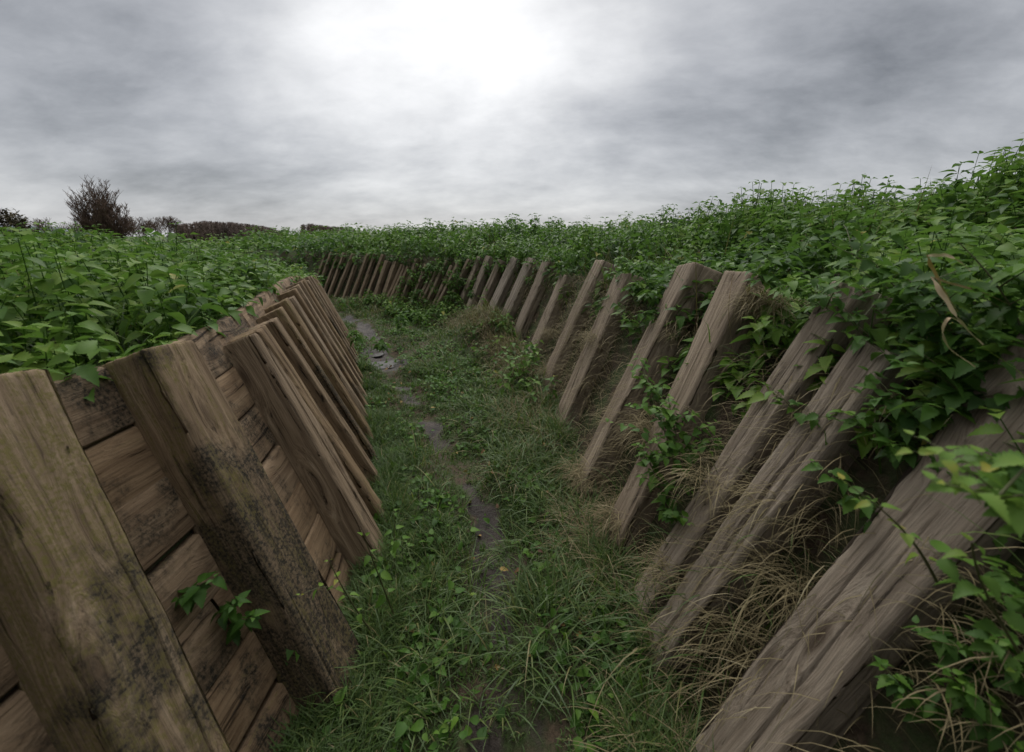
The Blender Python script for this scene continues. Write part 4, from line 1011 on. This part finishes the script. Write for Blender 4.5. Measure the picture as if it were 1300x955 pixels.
wood('far_wood', 225, 376, 115, [(225,287),(245,283),(262,281),(300,283),(335,287),(356,293),(376,301)], 'brown leafless wood on the horizon left of the trench end', M['wood_far'], 380, 5, .12, .045)
wood('distant_wood', 384, 462, 140, [(384,286),(395,284),(412,287),(440,289),(462,296)], 'dark wood on the horizon above the far row of posts', M['wood_far'], 220, 6, .35, .06)
wood('scrub', 335, 400, 80, [(335,300),(350,296),(370,299),(400,301)], 'reddish scrub between the two far woods', M['wood_red'], 160, 7, 0, .035)
# low hill behind the field, bluish from haze put into its colour
a = np.linspace(-1.35, -.75, 60); R0 = 900.
hz = 8+16*np.clip(fbm((a+5)*9, a*0, 9), 0, 1)*np.sin((a+1.35)/.6*math.pi)**.5
V = np.concatenate([np.stack([R0*np.sin(a), R0*np.cos(a), a*0-3], 1), np.stack([(R0+60)*np.sin(a), (R0+60)*np.cos(a), hz], 1), np.stack([(R0+300)*np.sin(a), (R0+300)*np.cos(a), a*0-5], 1)])
Q = np.concatenate([np.stack([np.arange(59)+k_*60, np.arange(59)+1+k_*60, np.arange(59)+61+k_*60, np.arange(59)+60+k_*60], 1) for k_ in (0, 1)])
tag(build('hill', V, quads=Q, mat=M['hill']), None, None, None, 'structure')

# ------------------------------------------------------------------ sky and light
SUNAZ, SUNEL = rad(-4), rad(46)
w = bpy.data.worlds.new('World'); scene.world = w; t = NT(w)
geo = t.n('ShaderNodeTexCoord').outputs['Generated']
nrm = t.n('ShaderNodeVectorMath', _operation='NORMALIZE'); t.l(geo, nrm.inputs[0]); D = nrm.outputs[0]
sx = t.n('ShaderNodeSeparateXYZ'); t.l(D, sx.inputs[0])
zc = t.math('ADD', t.math('MAXIMUM', sx.outputs[2], 0.), .34)
cx = t.n('ShaderNodeCombineXYZ'); t.l(t.math('DIVIDE', sx.outputs[0], zc), cx.inputs[0]); t.l(t.math('DIVIDE', sx.outputs[1], zc), cx.inputs[1]); cx.inputs[2].default_value = 3.3
CP = cx.outputs[0]
big = t.noise(t.mapping(CP, (1.0, 1.25, 1), (2.1, .4, 0), (0, 0, .5)), 1.25, 8, .55, .25)
med = t.noise(t.mapping(CP, (1.0, 1.6, 1), (7.1, 3.4, 0), (0, 0, .6)), 4.6, 8, .6, .2)
def blob(px, py, width, sharp=1.0):
    v = ray(px, py); v = v/np.linalg.norm(v)
    wn = t.n('ShaderNodeTexNoise'); wn.inputs['Scale'].default_value = 3.2; wn.inputs['Detail'].default_value = 8
    t.l(D, wn.inputs['Vector'])
    o = t.n('ShaderNodeVectorMath', _operation='MULTIPLY_ADD'); t.l(wn.outputs['Color'], o.inputs[0]); o.inputs[1].default_value = (.30,.30,.30); t.l(D, o.inputs[2])
    s_ = t.n('ShaderNodeVectorMath', _operation='SUBTRACT'); t.l(o.outputs[0], s_.inputs[0]); s_.inputs[1].default_value = tuple(v+np.array([.15,.15,.15]))
    ln = t.n('ShaderNodeVectorMath', _operation='LENGTH'); t.l(s_.outputs[0], ln.inputs[0])
    q = t.math('DIVIDE', ln.outputs['Value'], width); e = t.math('POWER', 2.718, t.math('MULTIPLY', t.math('POWER', q, 2.*sharp), -1.))
    return e
val = t.math('ADD', .49, t.math('MULTIPLY', t.math('SUBTRACT', big, .5), .68))
val = t.math('ADD', val, t.math('MULTIPLY', t.math('SUBTRACT', med, .5), .28))
for (px, py, wd, amp) in ((620,-10,.25,.26),(690,15,.17,.17),(570,45,.17,.20),(430,80,.15,.24),(340,115,.14,.16),(110,90,.26,-.19),(240,30,.12,-.10),(900,70,.28,-.07),(1180,60,.34,-.10),(1230,200,.26,-.04),(960,180,.18,-.05)):
    val = t.math('ADD', val, t.math('MULTIPLY', blob(px, py, wd), amp))
# a paler band just above the horizon, and the bright upper dome of an overcast sky
val = t.math('ADD', val, t.math('MULTIPLY', t.math('POWER', 2.718, t.math('MULTIPLY', sx.outputs[2], -11.)), .12))
mr = t.n('ShaderNodeMapRange', _interpolation_type='SMOOTHSTEP'); t.l(sx.outputs[2], mr.inputs[0]); mr.inputs[1].default_value = .55; mr.inputs[2].default_value = .9; mr.inputs[3].default_value = 0; mr.inputs[4].default_value = 1.35
val = t.math('ADD', val, mr.outputs[0])
bk = t.n('ShaderNodeMapRange', _interpolation_type='SMOOTHSTEP'); t.l(sx.outputs[1], bk.inputs[0]); bk.inputs[1].default_value = -.7; bk.inputs[2].default_value = .45; bk.inputs[3].default_value = .42; bk.inputs[4].default_value = 1.
val = t.math('MULTIPLY', val, bk.outputs[0])
val = t.math('MAXIMUM', val, .12)
colr = t.ramp(val, [(.0, (.86,.91,1.0)), (.4, (.92,.945,1.0)), (.65, (.97,.98,1.0)), (1, (1,1,1))])
vm = t.n('ShaderNodeVectorMath', _operation='SCALE'); t.l(colr, vm.inputs[0]); t.l(val, vm.inputs['Scale'])
sky = t.n('ShaderNodeTexSky'); sky.sky_type = 'NISHITA'; sky.sun_disc = False; sky.sun_elevation = SUNEL; sky.sun_rotation = SUNAZ
skb = t.n('ShaderNodeVectorMath', _operation='SCALE'); t.l(sky.outputs[0], skb.inputs[0]); skb.inputs['Scale'].default_value = .1
fin = t.mix(.93, skb.outputs[0], vm.outputs[0])
bg = t.n('ShaderNodeBackground', Strength=1.0); t.l(fin, bg.inputs[0])
o = t.n('ShaderNodeOutputWorld'); t.l(bg.outputs[0], o.inputs['Surface'])
sun = bpy.data.lights.new('sun', 'SUN'); sun.energy = 1.5; sun.angle = rad(25); sun.color = (1, .97, .92)
so = bpy.data.objects.new('sun', sun); COL.objects.link(so)
sd_ = Vector((math.sin(SUNAZ)*math.cos(SUNEL), math.cos(SUNAZ)*math.cos(SUNEL), math.sin(SUNEL)))
so.rotation_euler = sd_.to_track_quat('Z', 'Y').to_euler()
vs_ = scene.view_settings; vs_.view_transform = 'Standard'; vs_.look = 'None'; vs_.exposure = .18; vs_.gamma = 1
scene.render.engine = 'CYCLES'
